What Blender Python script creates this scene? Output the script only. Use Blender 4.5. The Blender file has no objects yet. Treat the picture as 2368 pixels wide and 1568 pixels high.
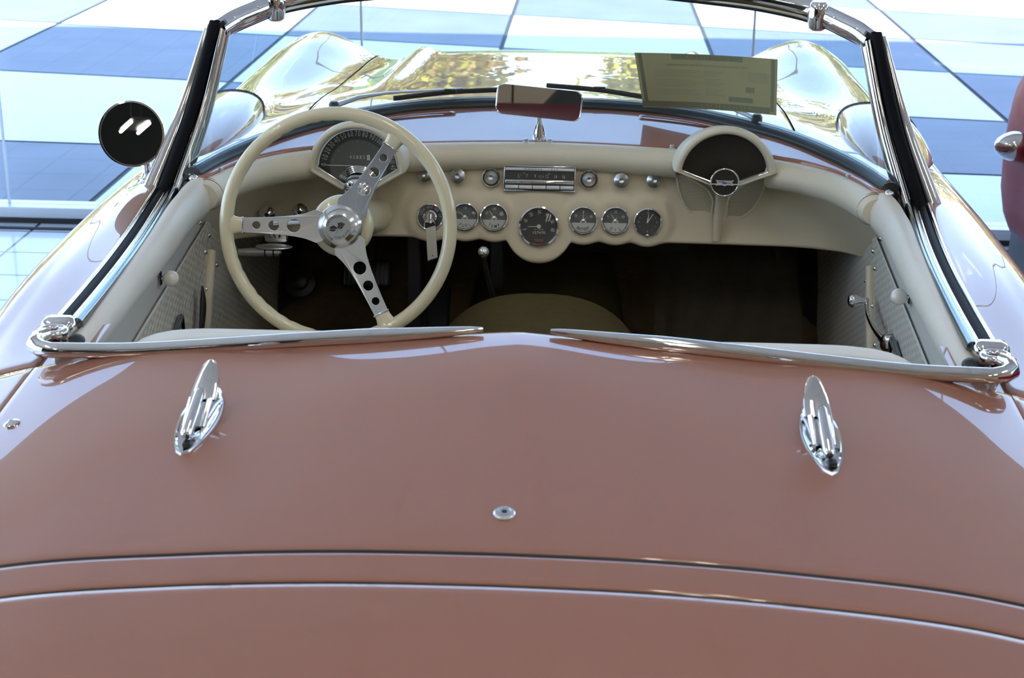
import bpy, bmesh, math, random
import numpy as np
from mathutils import Matrix, Vector
from math import sin, cos, pi, radians, sqrt, tan, atan2, hypot
random.seed(7)
SC = bpy.context.scene
COL = SC.collection

# ---------------------------------------------------------------- camera
cam_data = bpy.data.cameras.new('camera')
cam = bpy.data.objects.new('camera', cam_data)
COL.objects.link(cam)
SC.camera = cam
cam_data.sensor_width = 36.0
cam_data.lens = 36.0 * 3650.0 / 2368.0
cam_data.clip_start = 0.05
cam_data.clip_end = 300
_p, _y, _r = radians(20), radians(-2.7), radians(0.6)
_f = Vector((sin(_y) * cos(_p), cos(_y) * cos(_p), -sin(_p)))
_r0 = Vector((cos(_y), -sin(_y), 0))
_u0 = _r0.cross(_f)
_R = cos(_r) * _r0 + sin(_r) * _u0
_U = _R.cross(_f)
cam.matrix_world = Matrix(((_R.x, _U.x, -_f.x, 0.093), (_R.y, _U.y, -_f.y, 0.0), (_R.z, _U.z, -_f.z, 1.70), (0, 0, 0, 1)))
cam_data.dof.use_dof = True
cam_data.dof.focus_distance = 3.05
cam_data.dof.aperture_fstop = 6.3 * 36.0 / 23.6

# ---------------------------------------------------------------- sky, sun, exposure
SC.view_settings.view_transform = 'Standard'
SC.view_settings.look = 'None'
SC.view_settings.exposure = 0.0
SC.view_settings.gamma = 1.0
SC.view_settings.use_curve_mapping = False
SC.cycles.max_bounces = 10
SC.cycles.diffuse_bounces = 5
SC.cycles.glossy_bounces = 5
SC.cycles.transparent_max_bounces = 16
SC.cycles.sample_clamp_indirect = 6.0
SC.cycles.caustics_reflective = False
SC.cycles.caustics_refractive = False

SKY = 2.9
SUN = 13.0
world = bpy.data.worlds.new('sky')
SC.world = world
world.use_nodes = True
nt = world.node_tree
bg = nt.nodes['Background']
tc = nt.nodes.new('ShaderNodeTexCoord')
sep = nt.nodes.new('ShaderNodeSeparateXYZ')
ramp = nt.nodes.new('ShaderNodeValToRGB')
nt.links.new(tc.outputs['Generated'], sep.inputs[0])
nt.links.new(sep.outputs['Z'], ramp.inputs[0])
e = ramp.color_ramp.elements
e[0].position = 0.0
e[0].color = (1.5, 1.65, 1.8, 1)
e[1].position = 0.85
e[1].color = (0.38, 0.62, 1.12, 1)
m_ = e.new(0.12)
m_.color = (1.20, 1.45, 1.75, 1)
m_ = e.new(0.27)
m_.color = (0.66, 0.95, 1.42, 1)
m_ = e.new(0.50)
m_.color = (0.46, 0.73, 1.22, 1)
nt.links.new(ramp.outputs[0], bg.inputs[0])
bg.inputs[1].default_value = SKY

sun_data = bpy.data.lights.new('sun', 'SUN')
sun_data.energy = SUN
sun_data.angle = radians(0.55)
sun_data.color = (1.0, 0.95, 0.86)
sun = bpy.data.objects.new('sun', sun_data)
COL.objects.link(sun)
sun.rotation_euler = Vector((0.10, 0.78, -0.63)).to_track_quat('-Z', 'Y').to_euler()

# ---------------------------------------------------------------- materials
MATS = {}


def pm(name, col, rough=0.5, metal=0.0, coat=0.0, coat_rough=0.03, spec=0.5, bump=None, var=None, sheen=0.0):
    """principled material; bump=(scale, strength), var=(scale, amount) soft colour variation"""
    m = bpy.data.materials.new(name)
    m.use_nodes = True
    t = m.node_tree
    b = t.nodes['Principled BSDF']
    b.inputs['Base Color'].default_value = (*col, 1)
    b.inputs['Roughness'].default_value = rough
    b.inputs['Metallic'].default_value = metal
    b.inputs['Coat Weight'].default_value = coat
    b.inputs['Coat Roughness'].default_value = coat_rough
    b.inputs['Coat IOR'].default_value = 1.62
    b.inputs['Specular IOR Level'].default_value = spec
    if sheen:
        b.inputs['Sheen Weight'].default_value = sheen
    if bump or var:
        c = t.nodes.new('ShaderNodeTexCoord')
    if var:
        n = t.nodes.new('ShaderNodeTexNoise')
        n.inputs['Scale'].default_value = var[0]
        n.inputs['Detail'].default_value = 4
        t.links.new(c.outputs['Object'], n.inputs['Vector'])
        mx = t.nodes.new('ShaderNodeMix')
        mx.data_type = 'RGBA'
        mx.inputs[6].default_value = (*[max(0, v * (1 - var[1])) for v in col], 1)
        mx.inputs[7].default_value = (*[min(1, v * (1 + var[1])) for v in col], 1)
        t.links.new(n.outputs[0], mx.inputs[0])
        t.links.new(mx.outputs[2], b.inputs['Base Color'])
    if bump:
        n2 = t.nodes.new('ShaderNodeTexNoise')
        n2.inputs['Scale'].default_value = bump[0]
        n2.inputs['Detail'].default_value = 3
        t.links.new(c.outputs['Object'], n2.inputs['Vector'])
        bp = t.nodes.new('ShaderNodeBump')
        bp.inputs['Strength'].default_value = bump[1]
        bp.inputs['Distance'].default_value = 0.002
        t.links.new(n2.outputs[0], bp.inputs['Height'])
        t.links.new(bp.outputs[0], b.inputs['Normal'])
    MATS[name] = m
    return m


def math_node(t, op, a, b=None):
    n = t.nodes.new('ShaderNodeMath')
    n.operation = op
    for i, v in enumerate((a, b)):
        if v is None:
            continue
        if isinstance(v, (int, float)):
            n.inputs[i].default_value = v
        else:
            t.links.new(v, n.inputs[i])
    return n.outputs[0]


def dots(name, base, dark, pitch, r, axes=('X', 'Z'), rough=0.6):
    """perforated sheet: staggered round holes in object space"""
    m = pm(name, base, rough)
    t = m.node_tree
    b = t.nodes['Principled BSDF']
    c = t.nodes.new('ShaderNodeTexCoord')
    s = t.nodes.new('ShaderNodeSeparateXYZ')
    t.links.new(c.outputs['Object'], s.inputs[0])
    A, B = s.outputs[axes[0]], s.outputs[axes[1]]

    def lattice(off):
        u = math_node(t, 'ADD', math_node(t, 'DIVIDE', A, pitch), off)
        v = math_node(t, 'ADD', math_node(t, 'DIVIDE', B, pitch * 1.732), off)
        du = math_node(t, 'SUBTRACT', math_node(t, 'FRACT', u), 0.5)
        dv = math_node(t, 'MULTIPLY', math_node(t, 'SUBTRACT', math_node(t, 'FRACT', v), 0.5), 1.732)
        return math_node(t, 'ADD', math_node(t, 'MULTIPLY', du, du), math_node(t, 'MULTIPLY', dv, dv))
    d = math_node(t, 'MINIMUM', lattice(0.0), lattice(0.5))
    k = math_node(t, 'LESS_THAN', d, r * r)
    mx = t.nodes.new('ShaderNodeMix')
    mx.data_type = 'RGBA'
    mx.inputs[6].default_value = (*base, 1)
    mx.inputs[7].default_value = (*dark, 1)
    t.links.new(k, mx.inputs[0])
    t.links.new(mx.outputs[2], b.inputs['Base Color'])
    return m


def weave(name, col, pitch):
    """embossed basket weave vinyl: raised diamonds from two crossed waves"""
    m = pm(name, col, 0.5)
    t = m.node_tree
    b = t.nodes['Principled BSDF']
    c = t.nodes.new('ShaderNodeTexCoord')
    s = t.nodes.new('ShaderNodeSeparateXYZ')
    t.links.new(c.outputs['Object'], s.inputs[0])
    a1 = math_node(t, 'SINE', math_node(t, 'MULTIPLY', s.outputs['Y'], 2 * pi / (pitch * 2)))
    a2 = math_node(t, 'SINE', math_node(t, 'MULTIPLY', s.outputs['Z'], 2 * pi / pitch))
    h = math_node(t, 'MULTIPLY', a1, a2)
    k = math_node(t, 'MULTIPLY', math_node(t, 'ADD', h, 1.0), 0.5)
    mx = t.nodes.new('ShaderNodeMix')
    mx.data_type = 'RGBA'
    mx.inputs[6].default_value = (*[v * .84 for v in col], 1)
    mx.inputs[7].default_value = (*[v * 1.12 for v in col], 1)
    t.links.new(k, mx.inputs[0])
    t.links.new(mx.outputs[2], b.inputs['Base Color'])
    bp = t.nodes.new('ShaderNodeBump')
    bp.inputs['Strength'].default_value = 0.45
    bp.inputs['Distance'].default_value = 0.0016
    t.links.new(h, bp.inputs['Height'])
    t.links.new(bp.outputs[0], b.inputs['Normal'])
    return m


def glassy(name, tint, rough=0.0, f0=0.05):
    m = bpy.data.materials.new(name)
    m.use_nodes = True
    t = m.node_tree
    t.nodes.remove(t.nodes['Principled BSDF'])
    out = t.nodes['Material Output']
    tr = t.nodes.new('ShaderNodeBsdfTransparent')
    tr.inputs[0].default_value = (*tint, 1)
    gl = t.nodes.new('ShaderNodeBsdfGlossy')
    gl.inputs['Roughness'].default_value = rough
    mx = t.nodes.new('ShaderNodeMixShader')
    # the same reflectance from either face of the thin sheet
    ge = t.nodes.new('ShaderNodeNewGeometry')
    lw = t.nodes.new('ShaderNodeVectorMath')
    lw.operation = 'DOT_PRODUCT'
    t.links.new(ge.outputs['Incoming'], lw.inputs[0])
    t.links.new(ge.outputs['Normal'], lw.inputs[1])
    c = math_node(t, 'SUBTRACT', 1.0, math_node(t, 'ABSOLUTE', lw.outputs['Value']))
    k = math_node(t, 'ADD', math_node(t, 'MULTIPLY', math_node(t, 'POWER', c, 5.0), 0.9), f0)
    t.links.new(k, mx.inputs[0])
    t.links.new(tr.outputs[0], mx.inputs[1])
    t.links.new(gl.outputs[0], mx.inputs[2])
    t.links.new(mx.outputs[0], out.inputs['Surface'])
    MATS[name] = m
    return m


PAINT = pm('copper_paint', (0.345, 0.142, 0.090), 0.45, 0.15, 1.0, 0.012, var=(900, 0.06))
MAROON = pm('maroon_paint', (0.075, 0.008, 0.014), 0.3, 0.0, 0.6, 0.02)
REDP = pm('red_paint', (0.30, 0.014, 0.026), 0.55, 0.0, 0.03, 0.05, spec=0.25)
CHROME = pm('chrome', (0.82, 0.82, 0.83), 0.05, 1.0)
POLISH = pm('polished_steel', (0.78, 0.77, 0.76), 0.17, 1.0)
DSTEEL = pm('dark_stainless', (0.26, 0.30, 0.34), 0.16, 1.0)
BRUSH = pm('brushed_steel', (0.74, 0.76, 0.78), 0.32, 1.0, bump=(220, 0.05))
ALU = pm('aluminium', (0.70, 0.74, 0.80), 0.35, 0.6)
CREAM = pm('cream_vinyl', (0.70, 0.62, 0.46), 0.42, bump=(600, 0.05), var=(9, 0.05))
PADC = pm('cream_pad_leather', (0.70, 0.65, 0.52), 0.45, bump=(350, 0.12), var=(7, 0.05))
WHEELC = pm('ivory_wheel', (0.72, 0.66, 0.46), 0.28, coat=0.5)
DOORPAD = pm('white_pad_leather', (0.72, 0.69, 0.61), 0.5, bump=(40, 0.35), var=(8, 0.06))
DOORP = pm('white_door_card', (0.66, 0.65, 0.60), 0.5)
WEAVE = weave('basket_weave_vinyl', (0.64, 0.61, 0.53), 0.016)
BLACK = pm('black_rubber', (0.012, 0.013, 0.016), 0.45)
SEALM = pm('dark_rubber_seal', (0.018, 0.026, 0.030), 0.35)
DARK = pm('dark_metal', (0.03, 0.03, 0.032), 0.4, 0.3)
CARPET = pm('olive_carpet', (0.085, 0.062, 0.018), 0.95, bump=(700, 0.8), var=(60, 0.25))
CARPETB = pm('brown_carpet', (0.13, 0.088, 0.040), 0.95, bump=(700, 0.8), var=(60, 0.25))
DIAL = pm('dial_grey', (0.105, 0.110, 0.108), 0.35, coat=0.3)
DIALB = pm('dial_black', (0.038, 0.041, 0.043), 0.35, coat=0.3)
DIALS = pm('dial_silver', (0.55, 0.56, 0.55), 0.38, 0.5)
INK = pm('dial_ink', (0.62, 0.66, 0.62), 0.5)
INKB = pm('black_ink', (0.015, 0.017, 0.02), 0.5)
INKR = pm('red_ink', (0.42, 0.08, 0.03), 0.5)
INKBLUE = pm('blue_enamel', (0.03, 0.12, 0.45), 0.3)
GRILLE = dots('dark_grille', (0.030, 0.024, 0.018), (0.006, 0.005, 0.004), 0.0036, 0.30, ('X', 'Y'))
GRILLEC = dots('cream_grille', (0.62, 0.57, 0.43), (0.17, 0.145, 0.095), 0.0036, 0.28, ('X', 'Y'))
IVORY = pm('ivory_knob', (0.85, 0.82, 0.74), 0.25, coat=0.4)
TAGM = pm('tag_card', (0.70, 0.68, 0.60), 0.6)
MIRROR = pm('mirror_glass', (0.70, 0.71, 0.72), 0.0, 1.0)
GLASS = glassy('windshield_glass', (0.84, 0.93, 0.94))
WGLASS = glassy('window_glass', (0.95, 0.975, 0.985))
CLEAR = glassy('clear_lens', (0.97, 0.97, 0.97), f0=0.02)
WRAP = pm('clear_plastic', (0.75, 0.75, 0.72), 0.12)
WRAP.node_tree.nodes['Principled BSDF'].inputs['Alpha'].default_value = 0.13
CHANNEL = pm('black_channel', (0.004, 0.005, 0.008), 0.6, spec=0.12)
SEAM = pm('brown_stitching', (0.30, 0.20, 0.14), 0.7)
TILE = pm('floor_tile', (0.62, 0.66, 0.69), 0.22, coat=0.3, var=(3, 0.08))
GROUT = pm('dark_grout', (0.035, 0.037, 0.042), 0.8)
SLABW = pm('pale_concrete', (0.80, 0.80, 0.79), 0.85, bump=(60, 0.2), var=(5, 0.06))
SLABB = pm('slate_concrete', (0.235, 0.25, 0.29), 0.85, bump=(60, 0.2), var=(2.2, 0.20))
ASPH = pm('joint_dirt', (0.10, 0.10, 0.105), 0.95)
BEIGE = pm('beige_wall_panel', (0.62, 0.50, 0.38), 0.7)
CHARCOAL = pm('charcoal_wall', (0.035, 0.036, 0.036), 0.8)
CEIL = pm('ceiling_tile', (0.66, 0.62, 0.56), 0.9)
TRUNK = pm('bark', (0.12, 0.085, 0.06), 0.9)
GRASS = pm('grass', (0.16, 0.22, 0.05), 0.9, var=(2, 0.3))
LEAF = pm('autumn_leaf', (0.62, 0.48, 0.05), 0.7)
LEAFG = pm('green_leaf', (0.22, 0.32, 0.05), 0.7)
LEAFO = pm('rust_leaf', (0.50, 0.30, 0.06), 0.7)
LAMP = bpy.data.materials.new('lamp_tube')
LAMP.use_nodes = True
_b = LAMP.node_tree.nodes['Principled BSDF']
_b.inputs['Emission Color'].default_value = (1.0, 0.93, 0.80, 1)
_b.inputs['Emission Strength'].default_value = 28.0

# brushed look on the spokes comes from a stretched noise; checks on the ceiling from a brick grid
_t = CEIL.node_tree
_c = _t.nodes.new('ShaderNodeTexCoord')
_bk = _t.nodes.new('ShaderNodeTexBrick')
_bk.offset = 0.0
_bk.inputs['Scale'].default_value = 1.0
_bk.inputs['Brick Width'].default_value = 0.61
_bk.inputs['Row Height'].default_value = 0.61
_bk.inputs['Mortar Size'].default_value = 0.014
_bk.inputs['Color1'].default_value = (0.66, 0.62, 0.56, 1)
_bk.inputs['Color2'].default_value = (0.63, 0.59, 0.53, 1)
_bk.inputs['Mortar'].default_value = (0.48, 0.45, 0.40, 1)
_t.links.new(_c.outputs['Object'], _bk.inputs['Vector'])
_t.links.new(_bk.outputs['Color'], _t.nodes['Principled BSDF'].inputs['Base Color'])

PAPER = bpy.data.materials.new('sheet_paper')
PAPER.use_nodes = True
_t = PAPER.node_tree
_pb = _t.nodes['Principled BSDF']
_pb.inputs['Base Color'].default_value = (0.39, 0.355, 0.195, 1)
_pb.inputs['Roughness'].default_value = 0.8
_tl = _t.nodes.new('ShaderNodeBsdfTranslucent')
_tl.inputs[0].default_value = (0.30, 0.27, 0.14, 1)
_mx = _t.nodes.new('ShaderNodeMixShader')
_mx.inputs[0].default_value = 0.22
_t.links.new(_pb.outputs[0], _mx.inputs[1])
_t.links.new(_tl.outputs[0], _mx.inputs[2])
_t.links.new(_mx.outputs[0], _t.nodes['Material Output'].inputs['Surface'])
PRINT = pm('sheet_print', (0.22, 0.24, 0.16), 0.8)


# ---------------------------------------------------------------- mesh helpers
def frame_of(d, up=Vector((0, 0, 1))):
    d = d.normalized()
    if abs(d.dot(up)) > 0.98:
        up = Vector((0, 1, 0))
    s = d.cross(up).normalized()
    return s, s.cross(d).normalized()


class MB:
    def __init__(self):
        self.v, self.f, self.mi = [], [], []
        self.mats = []

    def add(self, v, f, M=None, mat=None):
        o = len(self.v)
        k = 0
        if mat is not None:
            if mat not in self.mats:
                self.mats.append(mat)
            k = self.mats.index(mat)
        if M is not None:
            self.v += [tuple(M @ Vector(p)) for p in v]
        else:
            self.v += [tuple(p) for p in v]
        self.f += [tuple(i + o for i in q) for q in f]
        self.mi += [k] * len(f)
        return self

    def grid(self, P, M=None, cu=False, cv=False, mat=None):
        P = np.asarray(P, float)
        nu, nv = P.shape[:2]
        f = []
        for i in range(nu - (0 if cu else 1)):
            for j in range(nv - (0 if cv else 1)):
                a, b = (i + 1) % nu, (j + 1) % nv
                f.append((i * nv + j, a * nv + j, a * nv + b, i * nv + b))
        return self.add(P.reshape(-1, 3).tolist(), f, M, mat)

    def box(self, x0, x1, y0, y1, z0, z1, M=None, b=0.0, mat=None):
        bm = bmesh.new()
        bmesh.ops.create_cube(bm, size=1)
        for v in bm.verts:
            v.co = Vector(((x0 + x1) / 2 + v.co.x * (x1 - x0), (y0 + y1) / 2 + v.co.y * (y1 - y0), (z0 + z1) / 2 + v.co.z * (z1 - z0)))
        if b > 0:
            bmesh.ops.bevel(bm, geom=bm.edges[:], offset=b, segments=3, affect='EDGES', profile=0.5)
        return self.bm(bm, M, mat)

    def bm(self, bm, M=None, mat=None):
        bm.verts.index_update()
        v = [tuple(x.co) for x in bm.verts]
        f = [tuple(x.index for x in q.verts) for q in bm.faces]
        bm.free()
        return self.add(v, f, M, mat)

    def lathe(self, prof, n=32, M=None, mat=None, caps=True):
        """prof: (radius, height) along local z"""
        v, f = [], []
        for r, h in prof:
            for k in range(n):
                a = 2 * pi * k / n
                v.append((r * cos(a), r * sin(a), h))
        m = len(prof)
        for i in range(m - 1):
            for k in range(n):
                l = (k + 1) % n
                f.append((i * n + k, i * n + l, (i + 1) * n + l, (i + 1) * n + k))
        if caps:
            f.append(tuple(reversed(range(n))))
            f.append(tuple((m - 1) * n + k for k in range(n)))
        return self.add(v, f, M, mat)

    def tube(self, path, r, n=12, closed=False, M=None, caps=True, flat=None, up=(0, 0, 1), mat=None):
        """r: number or list; flat: (width factor, height factor) of the section"""
        pts = [Vector(p) for p in path]
        m = len(pts)
        rs = r if isinstance(r, (list, tuple)) else [r] * m
        fw, fh = flat or (1, 1)
        v, f = [], []
        for i, p in enumerate(pts):
            a = pts[(i - 1) % m] if (closed or i > 0) else pts[i]
            b = pts[(i + 1) % m] if (closed or i < m - 1) else pts[i]
            s, u = frame_of(b - a, Vector(up))
            for k in range(n):
                t = 2 * pi * k / n
                v.append(tuple(p + s * (rs[i] * fw * cos(t)) + u * (rs[i] * fh * sin(t))))
        for i in range(m - (0 if closed else 1)):
            j = (i + 1) % m
            for k in range(n):
                l = (k + 1) % n
                f.append((i * n + k, j * n + k, j * n + l, i * n + l))
        if caps and not closed:
            f.append(tuple(reversed(range(n))))
            f.append(tuple((m - 1) * n + k for k in range(n)))
        return self.add(v, f, M, mat)

    def ball(self, c, r, n=20, M=None, sc=(1, 1, 1), mat=None):
        P = np.zeros((n + 1, 2 * n, 3))
        for i in range(n + 1):
            t = pi * i / n
            for k in range(2 * n):
                a = pi * k / n
                P[i, k] = (c[0] + r * sc[0] * sin(t) * cos(a), c[1] + r * sc[1] * sin(t) * sin(a), c[2] + r * sc[2] * cos(t))
        return self.grid(P, M, cv=True, mat=mat)

    def mesh(self, me, M=None, mat=None):
        v = [tuple(x.co) for x in me.vertices]
        f = [tuple(q.vertices) for q in me.polygons]
        bpy.data.meshes.remove(me)
        return self.add(v, f, M, mat)

    def plate(self, loops, ext=0.001, bev=0.0, M=None, mat=None):
        """flat plate in local xy from closed outlines (inner ones become holes), thickness 2*ext"""
        cu = bpy.data.curves.new('outline', 'CURVE')
        cu.dimensions = '2D'
        cu.fill_mode = 'BOTH'
        cu.extrude = ext
        cu.bevel_depth = bev
        cu.bevel_resolution = 1
        for lp in loops:
            s = cu.splines.new('POLY')
            s.points.add(len(lp) - 1)
            for q, p in zip(s.points, lp):
                q.co = (p[0], p[1], 0, 1)
            s.use_cyclic_u = True
        ob = bpy.data.objects.new('outline', cu)
        me = bpy.data.meshes.new_from_object(ob)
        bpy.data.objects.remove(ob)
        bpy.data.curves.remove(cu)
        return self.mesh(me, M, mat)

    def text(self, s, size, M=None, sx=1.0, ext=0.0, align='CENTER', mat=None, shear=0.0, off=0.0):
        cu = bpy.data.curves.new('words', 'FONT')
        cu.body = s
        cu.size = size
        cu.align_x = align
        cu.align_y = 'CENTER'
        cu.extrude = ext
        cu.shear = shear
        cu.offset = off
        cu.resolution_u = 3
        ob = bpy.data.objects.new('words', cu)
        me = bpy.data.meshes.new_from_object(ob)
        bpy.data.objects.remove(ob)
        bpy.data.curves.remove(cu)
        S = Matrix.Diagonal((sx, 1, 1, 1))
        return self.mesh(me, (M if M is not None else Matrix()) @ S, mat)

    def arc_text(self, s, size, R, a_mid, step, M=None, z=0.0, inward=False, sx=0.8, off=0.0, mat=None):
        """letters on a circle; step in degrees, a_mid the middle angle"""
        n = len(s)
        for i, ch in enumerate(s):
            if ch == ' ':
                continue
            if inward:
                a = radians(a_mid + (i - (n - 1) / 2) * step)
                L = Matrix.Translation((R * cos(a), R * sin(a), z)) @ Matrix.Rotation(a + pi / 2, 4, 'Z')
            else:
                a = radians(a_mid - (i - (n - 1) / 2) * step)
                L = Matrix.Translation((R * cos(a), R * sin(a), z)) @ Matrix.Rotation(a - pi / 2, 4, 'Z')
            self.text(ch, size, (M if M is not None else Matrix()) @ L, sx=sx, off=off, mat=mat)
        return self

    def data(self, name, mat=None, smooth=True, sharp=38):
        me = bpy.data.meshes.new(name)
        me.from_pydata(self.v, [], self.f)
        if self.mats:
            for m in self.mats:
                me.materials.append(m)
            me.polygons.foreach_set('material_index', self.mi)
        elif mat is not None:
            me.materials.append(mat)
        me.validate()
        me.update()
        if smooth:
            me.polygons.foreach_set('use_smooth', [True] * len(me.polygons))
            me.set_sharp_from_angle(angle=radians(sharp))
        return me


WORLD_ROOTS = []      # things whose parts are written in world coordinates


def link(name, data, parent=None, M=None):
    o = bpy.data.objects.new(name, data)
    COL.objects.link(o)
    if parent is not None:
        o.parent = parent
        if parent in WORLD_ROOTS:
            o.matrix_parent_inverse = parent.matrix_basis.inverted()
    if M is not None:
        o.matrix_basis = M
    return o


def root(name, label, cat, loc=(0, 0, 0), group=None):
    o = link(name, None)
    o.empty_display_size = 0.1
    o.location = loc
    o['label'] = label
    o['category'] = cat
    if group:
        o['group'] = group
    return o


def part(name, mb, mat, parent, M=None, label=None, smooth=True, sharp=38):
    o = link(name, mb.data(name, mat, smooth, sharp), parent, M)
    if label:
        o['label'] = label
    return o


def hub(name, parent, M, label=None):
    """an Empty part that carries sub-parts in its own frame"""
    o = link(name, None, parent, M)
    o.empty_display_size = 0.02
    if label:
        o['label'] = label
    return o


def single(name, mb, mat, label, cat, group=None, smooth=True, sharp=38):
    o = link(name, mb.data(name, mat, smooth, sharp))
    o['label'] = label
    o['category'] = cat
    if group:
        o['group'] = group
    return o


def struct(name, mb, mat, smooth=False, parent=None):
    o = link(name, mb.data(name, mat, smooth), parent)
    if parent is None:
        o['kind'] = 'structure'
    return o


def spline(ts, vals, t):
    """smooth interpolation through (ts, vals); t array"""
    ts = np.asarray(ts, float)
    v = np.asarray(vals, float)
    t = np.clip(np.asarray(t, float), ts[0], ts[-1])
    d = np.diff(ts)
    if v.ndim == 2:
        d_ = d[:, None]
    else:
        d_ = d
    s = np.diff(v, axis=0) / d_
    m = np.empty_like(v)
    m[0], m[-1] = s[0], s[-1]
    w0, w1 = d_[1:], d_[:-1]
    m[1:-1] = (s[:-1] * w0 + s[1:] * w1) / (w0 + w1)
    i = np.clip(np.searchsorted(ts, t, side='right') - 1, 0, len(ts) - 2)
    h = ts[i + 1] - ts[i]
    u = (t - ts[i]) / h
    if v.ndim == 2:
        u, h = u[..., None], h[..., None]
    return ((2 * u**3 - 3 * u**2 + 1) * v[i] + (u**3 - 2 * u**2 + u) * h * m[i] + (-2 * u**3 + 3 * u**2) * v[i + 1] + (u**3 - u**2) * h * m[i + 1])


def curve3(pts, n):
    """n points on a smooth curve through pts"""
    p = np.asarray(pts, float)
    t = np.concatenate([[0], np.cumsum(np.linalg.norm(np.diff(p, axis=0), axis=1))])
    return spline(t, p, np.linspace(0, t[-1], n))


def circ(cx, cy, r, n=32, a0=0, a1=360):
    return [(cx + r * cos(radians(a0 + (a1 - a0) * k / (n if a1 - a0 == 360 else n - 1))), cy + r * sin(radians(a0 + (a1 - a0) * k / (n if a1 - a0 == 360 else n - 1)))) for k in range(n)]


def mir(pts):
    return [(-p[0], p[1], p[2]) for p in pts]


def face_on(x, y, z, tilt=0.0, turn=0.0):
    """frame on the dash: local x right, local y up, local z towards the seats"""
    return Matrix.Translation((x, y, z)) @ Matrix.Rotation(turn, 4, 'Z') @ Matrix.Rotation(pi / 2 - tilt, 4, 'X')

# ================================================================ THE PLACE
GY = 5.9          # plane of the shop window
CZ = 3.6          # ceiling height
WT = 2.85         # top of the glass
XL, XR, YB = -4.6, 6.4, -7.0

# floor tiles
_t = TILE.node_tree
_c = _t.nodes.new('ShaderNodeTexCoord')
_bk = _t.nodes.new('ShaderNodeTexBrick')
_bk.offset = 0.0
_bk.inputs['Scale'].default_value = 1.0
_bk.inputs['Brick Width'].default_value = 0.27
_bk.inputs['Row Height'].default_value = 0.27
_bk.inputs['Mortar Size'].default_value = 0.006
_bk.inputs['Mortar Smooth'].default_value = 0.0
_bk.inputs['Color1'].default_value = (0.60, 0.64, 0.67, 1)
_bk.inputs['Color2'].default_value = (0.66, 0.69, 0.71, 1)
_bk.inputs['Mortar'].default_value = (0.03, 0.033, 0.04, 1)
_t.links.new(_c.outputs['Object'], _bk.inputs['Vector'])
_t.links.new(_bk.outputs['Color'], _t.nodes['Principled BSDF'].inputs['Base Color'])
mb = MB().box(XL + 2.03, XR + 2.03, YB - 5.455, GY - 5.455 - 0.0, -0.12, 0.0)
fl = struct('floor', mb, TILE)
fl.location = (-2.03, 5.455, 0)

# sill, gasket and tile-base line under the glass
struct('trim_1', MB().box(XL, XR, GY - 0.055, GY + 0.055, 0.018, 0.062, b=0.004), ALU)
struct('trim_2', MB().box(XL, XR, GY - 0.062, GY + 0.05, 0.0, 0.018), BLACK)
struct('baseboard_front', MB().box(XL, XR, GY - 0.150, GY - 0.128, 0.0, 0.006), GROUT)

# shop window panels with butt joints
joints = [XL, -3.57, -2.165, -0.76, 0.697, 2.13, 3.56, 4.99, XR]
for i, (a, b) in enumerate(zip(joints[:-1], joints[1:])):
    w = struct('window_%d' % (i + 1), MB().box(a + 0.004, b - 0.004, GY - 0.004, GY + 0.004, 0.062, WT), WGLASS)
for i, x in enumerate(joints[1:-1]):
    struct('trim_%d' % (i + 3), MB().box(x - 0.004, x + 0.004, GY - 0.006, GY + 0.006, 0.062, WT), ALU)
struct('wall_front', MB().box(XL, XR, GY - 0.06, GY + 0.06, WT, CZ), BEIGE)

# side walls: glazed towards the street, solid behind
for k, (nm, x, o) in enumerate((('left', XL, -1), ('right', XR, 1))):
    y0 = -0.6 if o < 0 else 1.2
    struct('wall_' + nm, MB().box(min(x, x + o * 0.1), max(x, x + o * 0.1), YB, y0, 0, CZ), BEIGE if o > 0 else CHARCOAL)
    struct('window_%d' % (10 + k), MB().box(x - 0.004, x + 0.004, y0, GY, 0.062, WT), WGLASS)
    struct('trim_%d' % (20 + k), MB().box(x - 0.05, x + 0.05, y0, GY, 0.0, 0.062), ALU)
    struct('trim_%d' % (24 + k), MB().box(x - 0.05, x + 0.05, y0, GY, WT, CZ), BEIGE)
    struct('trim_%d' % (28 + k), MB().box(x - 0.05, x + 0.05, y0 - 0.03, y0 + 0.03, 0.062, WT), ALU)
mb = MB().box(XL, -1.9, YB - 0.1, YB, 0, CZ, mat=CHARCOAL).box(-1.9, XR, YB - 0.1, YB, 0, CZ, mat=BEIGE)
for i in range(-2, 9):
    mb.box(-0.2 + i * 0.75, -0.185 + i * 0.75, YB, YB + 0.012, 0, CZ, mat=CHARCOAL)
struct('wall_back', mb, None)
struct('ceiling', MB().box(XL - 0.1, XR + 0.1, YB - 0.1, GY + 0.08, CZ, CZ + 0.15), CEIL)

# fluorescent fixtures
FIX = [(-2.4, 1.2, 0), (-2.4, -1.6, 0), (0.4, -4.4, 0), (0.4, -1.6, 0), (0.4, 1.4, 0), (3.2, -4.4, 0), (3.2, -1.6, 0), (3.2, 1.4, 0)]
FIXMESH = None
for i, (x, y, a) in enumerate(FIX):
    r = root('ceiling_light', 'twin tube fluorescent fixture on the showroom ceiling', 'ceiling light', (x, y, CZ), 'ceiling lights of the showroom')
    if FIXMESH is None:
        h = MB().box(-0.16, 0.16, -0.62, 0.62, -0.045, 0.0, b=0.006).data('housing', DOORP)
        tb = MB().tube([(0, -0.58, 0), (0, 0.58, 0)], 0.019, 14).data('tube', LAMP)
        FIXMESH = (h, tb)
    link('housing', FIXMESH[0], r)
    for s in (-1, 1):
        o = link('tube', FIXMESH[1], r, Matrix.Translation((s * 0.08, 0, -0.066)))

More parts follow.
